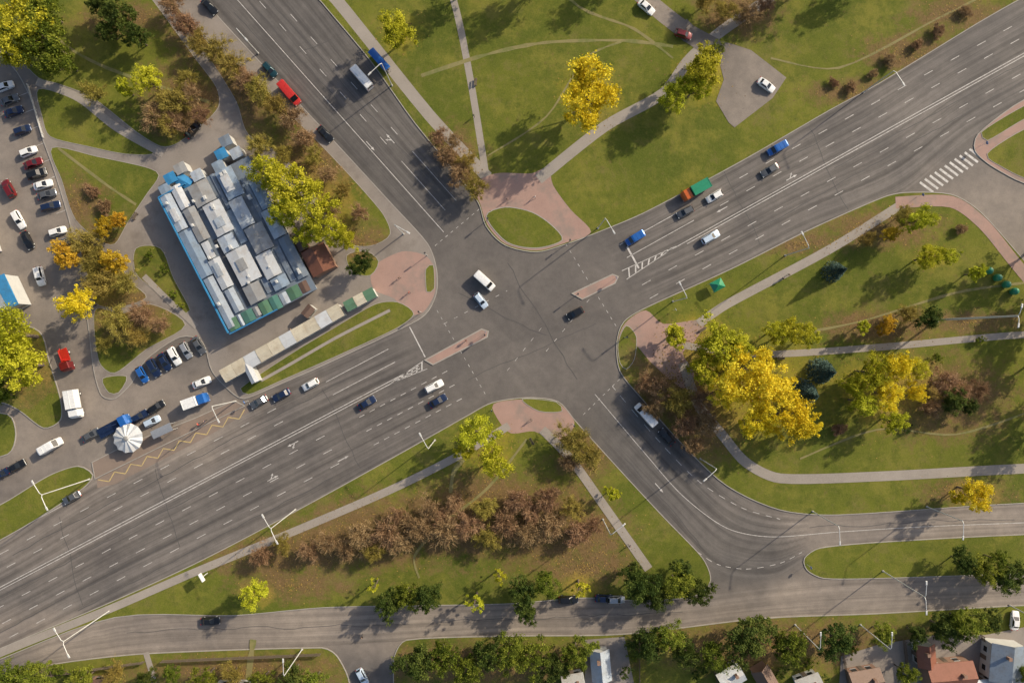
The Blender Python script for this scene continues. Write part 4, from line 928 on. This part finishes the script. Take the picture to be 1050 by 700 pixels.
# ------------------------------------------------------------------ market hall
ax=math.atan2(-.889,.458)
RM={n:mat_roof('roof_'+n,c,6,0,d) for n,c,d in (('white',(.72,.74,.75),.3),('pale',(.50,.56,.62),.4),('blue',(.33,.42,.52),.4),('steel',(.24,.29,.35),.4),('dark',(.10,.105,.115),.3),('bright',(.05,.29,.58),.2),('teal',(.10,.25,.20),.3),('rust',(.24,.10,.06),.3),('cream',(.70,.63,.48),.4),('green',(.12,.25,.15),.4),('brown',(.18,.11,.08),.3),('grey',(.40,.40,.39),.4),('redtile',(.30,.115,.07),.4))}
M['wallw']=mat_surf('painted_wall',(.5,.5,.48),.2,.5,3,.8,.1); M['wallb']=mat_surf('brick_wall',(.28,.17,.12),.2,.5,4,.9,.2)
KS=S*(H-4)/H; hx,hy=P(165,205,4)
mh=empty('market_hall',(hx,hy,.12),ax)
def mroof(name,u0,u1,v0,v1,h,m,pitch=.25,par=None):
    par=par or mh
    x0,x1=u0*KS,u1*KS; y0,y1=v0*KS,v1*KS; ym=(y0+y1)/2; mb=MB()
    mb.loft([[(x,y0,h),(x,ym,h+pitch),(x,y1,h),(x,y1,h-.15),(x,y0,h-.15)] for x in (x0,x1)]); return mb.build(name,m,par)
mb=MB(); mb.box((77*KS,49*KS,1.6),(148*KS,96*KS,3.2)); mb.build('wall',M['wallw'],mh)
mroof('under_roof',0,154,0,100,3.45,RM['steel'],.0)
rr=random.Random(11)
# every roof section of the hall: u0,u1 along the hall, v0,v1 across it, height, sheet colour
secs=[(-4,38,0,12,3.9,'pale'),(39,92,0,14,3.95,'blue'),(93,150,1,12,3.85,'pale'),
(-6,20,14,25,4.1,'white'),(21,58,15,28,4.2,'grey'),(59,78,16,24,4.05,'white'),(79,112,14,27,4.15,'white'),(113,139,15,25,4.0,'pale'),
(10,30,30,33,3.65,'steel'),(61,138,28,32,3.6,'dark'),
(2,26,30,52,4.3,'grey'),(27,62,35,54,4.45,'white'),(63,80,33,50,4.25,'pale'),(81,118,34,57,4.5,'white'),(119,139,33,51,4.2,'grey'),
(0,40,56,60,3.7,'steel'),(41,78,52,60,3.65,'blue'),(119,136,53,60,3.7,'steel'),
(2,34,62,80,4.35,'blue'),(35,66,61,76,4.5,'pale'),(67,96,62,82,4.3,'grey'),(97,124,60,77,4.45,'white'),(125,138,62,79,4.3,'blue'),
(18,64,82,87,3.7,'steel'),(97,136,80,86,3.7,'steel'),
(26,58,88,100,4.0,'blue'),(59,90,85,99,4.1,'pale'),(91,138,88,100,3.95,'steel')]
for u0,u1,v0,v1,h,c in secs: mroof('roof_section',u0,u1-.4,v0,v1,h,RM[c],.3 if v1-v0>9 else .06)
for (u,v,l,w,h,c) in ((84,17,14,6,4.5,'pale'),(92,40,12,9,4.9,'grey'),(8,65,18,9,4.75,'white'),(44,40,10,9,4.85,'pale'),(14,3,14,6,4.3,'white'),(66,90,14,6,4.5,'white')): mroof('roof_hatch',u,u+l,v,v+w,h,RM[c],.05)
u=2
for i,(c,w) in enumerate((('green',12),('pale',5),('teal',13),('grey',7),('green',12),('teal',11),('pale',9),('green',14),('brown',10))):
    mroof('stall_roof',141+rr.uniform(-1,1),152+rr.uniform(-1,3),u,u+w-.8,3.7+rr.uniform(-.2,.2),RM[c],.2); u+=w
for (u,v,c) in ((-22,12,'bright'),(-14,2,'blue'),(-26,26,'grey'),(-12,38,'pale'),(-20,70,'bright'),(-30,80,'steel'),(-10,62,'blue'),(-14,84,'pale')):
    mroof('annex_roof',u,u+11,v,v+12,3.2+rr.uniform(0,.4),RM[c],.1)
    mb=MB(); mb.box(((u+5.5)*KS,(v+6)*KS,1.5),(10*KS,11*KS,2.9)); mb.build('annex_wall',M['wallw'],mh)
for (x0,y0,x1,y1) in ((-3,-1,153,-1),(154.5,0,154.5,55),(-3,-1,-3,30)):
    mb=MB(); mb.box(((x0+x1)/2*KS,(y0+y1)/2*KS,3.9),(max(abs(x1-x0)*KS,.24),max(abs(y1-y0)*KS,.24),.7)); mb.build('fascia',RM['bright'],mh)
for i in range(22):
    u,v=rr.uniform(5,132),rr.choice([5,18,30,42,45,57,68,72,83,93]); mb=MB(); s=rr.uniform(.35,.8)
    mb.box((u*KS,v*KS,4.65),(s*1.4,s,.55)); mb.box((u*KS,v*KS,4.96),(s*1.0,s*.7,.06)); mb.build('roof_vent',M['galv'],mh)
mroof('side_roof',114,142,102,128,3.4,RM['rust'],.7); mb=MB(); mb.box((128*KS,115*KS,1.6),(26*KS,24*KS,3.1)); mb.build('side_wall',M['wallb'],mh)
mroof('side_roof',94,112,101,112,3.2,RM['brown'],.3); mb=MB(); mb.box((103*KS,106*KS,1.5),(16*KS,9*KS,2.9)); mb.build('side_wall',M['wallb'],mh)
for i in range(9):
    mb=MB(); mb.box((151.2*KS,(7+i*10)*KS,1.5),(.1,1.6,1.6)); mb.build('window',M['glass'],mh)
tag(mh,'large market hall of patchwork pale grey and white metal roofs with blue trim','market building')
def kiosk(name,px0,py0,px1,py1,w,h,mat,label,cats,nseg=1,grp=None,wall='wallw'):
    a=Vector(P(px0,py0,h)); b=Vector(P(px1,py1,h)); d=b-a; L=d.length; an=math.atan2(d.y,d.x); W=w*S
    root=empty(name,((a.x+b.x)/2,(a.y+b.y)/2,.12),an)
    mb=MB(); mb.box((0,0,h/2-.1),(L-.3,W-.4,h-.2)); mb.build('wall',M[wall],root)
    for i in range(nseg):
        x0=-L/2+L*i/nseg+.03; x1=-L/2+L*(i+1)/nseg-.03; mb=MB(); k=rr.uniform(0,.08)
        mb.loft([[(x,-W/2,h-.1+k),(x,0,h+.25+k),(x,W/2,h-.1+k),(x,W/2,h-.2+k),(x,-W/2,h-.2+k)] for x in (x0,x1)]); mb.build('roof',mat[i%len(mat)] if isinstance(mat,list) else mat,root)
        mb=MB(); mb.box(((x0+x1)/2,-W/2+.19,1.5),(min(1.6,L/nseg*.6),.05,1.1)); mb.build('window',M['glass'],root)
    mb=MB(); mb.box((-L/2+.9,W/2-.19,1.05),(.9,.05,2.0)); mb.build('door',M['galv'],root)
    tag(root,label,cats,grp); LABELS[label]=1; return root
kiosk('kiosk_row',228,386,350,317,14,3,[RM['cream'],RM['cream'],RM['white']],'long row of joined cream roofed kiosks below the market','kiosk row',10)
kiosk('kiosk_row',354,315,384,299,11,3,[RM['green'],RM['cream'],RM['green']],'short row of green and cream roofed kiosks right of the cream row','kiosk row',3)
kiosk('kiosk',252,372,262,392,8,3,RM['white'],'small white roofed kiosk standing across the cream kiosk row','kiosk')
kiosk('kiosk',312,324,320,314,9,2.8,RM['brown'],'small brown roofed kiosk above the cream kiosk row','kiosk')
kiosk('kiosk',182,182,196,190,12,3,RM['bright'],'small bright blue roofed kiosk at the top left of the market','kiosk')
kiosk('shop_building',-30,316,12,296,34,4.5,[RM['bright'],RM['white'],RM['pale'],RM['bright']],'blue and white roofed shop building at the left edge','building',4)
kiosk('shop_building',-60,250,-20,236,40,5,RM['grey'],'grey roofed building beyond the left edge of the car park','building',2)
rk=empty('round_kiosk',(*P(131,449,2.5),.02),R(20)); n=24
def ring(r,z,pl=0): return [((r*(1-.06*(i%2)*(pl>0)))*math.cos(2*math.pi*i/n),(r*(1-.06*(i%2)*(pl>0)))*math.sin(2*math.pi*i/n),z-pl*(i%2)) for i in range(n)]
mb=MB(); mb.loft([ring(2.2,0),ring(2.2,2.3)]); mb.build('wall',M['glass'],rk)
mb=MB(); mb.loft([ring(3.5,2.35,.22),ring(3.5,2.45,.22),ring(2.0,2.9,.16),ring(.6,3.3,.06)]); mb.build('canopy',RM['white'],rk)
mb=MB(); mb.loft([ring(.6,3.28),ring(.5,3.5),ring(.15,3.6)]); mb.build('roof_cap',RM['grey'],rk)
tag(rk,'round kiosk with pleated pale canopy beside the bus platform','kiosk')
# ------------------------------------------------------------------ houses at the bottom edge
def house(px,py,L,W,h,ang,roof,label,wall='wallw',pitch=1.4):
    root=empty('house',(*P(px,py,h),.14),R(ang)); mb=MB(); mb.box((0,0,h/2),(L,W,h))
    for s in (1,-1): mb.face([(s*L/2,-W/2,h),(s*L/2,W/2,h),(s*L/2,0,h+pitch*.9)][::s])
    mb.build('wall',M[wall],root)
    a,b=L/2+.4,W/2+.4; z=h-.15; mb=MB()
    mb.loft([[(x,-b,z),(x,0,h+pitch),(x,b,z),(x,b,z-.12),(x,0,h+pitch-.14),(x,-b,z-.12)] for x in (-a,a)]); rf=mb.build('roof',roof,root)
    mb=MB(); mb.box((L*.22,W*.15,h+pitch*.9),(.6,.6,1.3)); mb.box((L*.22,W*.15,h+pitch*.9+.7),(.75,.75,.1)); mb.build('chimney',M['wallb'],rf)
    for s in (1,-1):
        for x in (-L*.28,L*.25):
            mb=MB(); mb.box((x,s*(W/2+.02),1.6),(1.2,.06,1.2)); w=mb.build('window',M['glass'],root)
            mb=MB(); mb.box((x,s*(W/2+.03),.93),(1.4,.1,.1)); mb.build('sill',M['lens'],w)
            mb=MB(); mb.box((x,s*(W/2+.03),2.26),(1.4,.1,.1)); mb.build('lintel',M['lens'],w)
    mb=MB(); mb.box((0,W/2+.03,1.05),(1.0,.08,2.1)); mb.build('door',M['bark'],root)
    tag(root,label,'house','houses along the bottom edge'); LABELS[label]=1
house(616,682,6.5,3.8,2.8,95,RM['pale'],'narrow pale blue roofed shed among the bottom middle trees')
house(588,700,4.5,3.5,2.8,10,RM['grey'],'small grey roofed shed left of the pale blue shed')
house(750,694,5,3.8,2.8,30,RM['white'],'small white roofed house left of the dark garden trees')
house(785,696,5,3.6,3,-60,RM['brown'],'brown roofed house beside the white roofed garden house','wallb')
house(830,702,5,3.6,2.8,20,RM['grey'],'grey roofed garden house right of the brown roofed one')
house(888,698,6.5,4.5,3,10,RM['brown'],'brown roofed house left of the big red tiled house','wallb')
house(975,694,10,6,3.6,5,RM['redtile'],'big red tiled house near the bottom right corner','wallb')
house(950,672,4.5,3.6,3,95,RM['redtile'],'small red tiled house above the big red tiled house')
house(1034,680,8,7.5,4.2,85,RM['steel'],'dark steel roofed house in the bottom right corner')
house(1010,708,7,4.5,3.2,5,RM['pale'],'pale roofed house at the bottom edge near the corner')
house(90,712,8,6,3,5,RM['brown'],'brown roofed house beyond the bottom left gardens','wallb')
house(240,716,9,6,3,0,RM['redtile'],'red roofed house beyond the bottom left gardens')
def fence(a,b,label,h=1.5,mat='bark'):
    A_=Vector(P(*a)); B_=Vector(P(*b)); d=B_-A_; L=d.length; root=empty('garden_fence',(A_.x,A_.y,.13),math.atan2(d.y,d.x))
    mb=MB(); n=int(L/.3)
    for i in range(n): mb.box((.15+i*L/n,0,h/2+.05),(.16,.03,h))
    for z in (.4,h*.8): mb.box((L/2,.035,z),(L,.04,.08))
    mb.build('panel',M[mat],root)
    for i in range(int(L/3)+1):
        mb=MB(); mb.box((min(i*3,L),.1,h/2+.1),(.1,.1,h+.2)); mb.build('post',M[mat],root)
    tag(root,label,'fence','garden fences'); LABELS[label]=1
fence((5,697),(150,677),'wooden fence along the bottom left gardens, left of the path'); fence((168,676),(330,669),'wooden fence along the bottom left gardens, right of the path')
fence((655,655),(655,700),'wooden fence beside the pale blue shed'); fence((725,660),(735,700),'wooden fence left of the white roofed garden house')
fence((862,664),(868,700),'wooden fence at the left of the bottom right yard'); fence((925,655),(930,700),'wooden fence between the brown and red roofed houses'); fence((1005,650),(1010,690),'wooden fence right of the big red tiled house')
fence((30,88),(46,142),'low metal fence between the left car park and lawn',.8,'galv')
# models that were never placed are taken out again
for p in PROTOS:
    if not p.used:
        for ch in list(p.root.children_recursive): bpy.data.objects.remove(ch)
        bpy.data.objects.remove(p.root)
# ------------------------------------------------------------------ camera, light
dup=[k for k,v in LABELS.items() if v>1]; print('DUPLABELS',dup)
sx,sy=.80,.60; el=R(29)   # the sun stands to the upper right
w=bpy.data.worlds.new('World'); bpy.context.scene.world=w; w.use_nodes=True; nt=w.node_tree
sky=nt.nodes.new('ShaderNodeTexSky'); sky.sky_type='NISHITA'; sky.sun_disc=False; sky.sun_elevation=el; sky.sun_rotation=math.atan2(sx,sy); sky.dust_density=3.0
nt.links.new(sky.outputs[0],nt.nodes['Background'].inputs[0]); nt.nodes['Background'].inputs[1].default_value=.135
l=bpy.data.lights.new('sun','SUN'); l.energy=4.7; l.angle=R(.9); l.color=(1,.875,.68)
lo=bpy.data.objects.new('sun',l); col.objects.link(lo); lo.rotation_euler=Vector((sx*math.cos(el),sy*math.cos(el),math.sin(el))).to_track_quat('Z','Y').to_euler()
c=bpy.data.cameras.new('camera'); co=bpy.data.objects.new('camera',c); col.objects.link(co); co.location=(0,0,H); c.sensor_width=36; c.lens=36*H/(1050*S); c.clip_end=3000
sc_=bpy.context.scene; sc_.camera=co; sc_.view_settings.view_transform='Standard'; sc_.view_settings.look='None'; sc_.view_settings.exposure=0
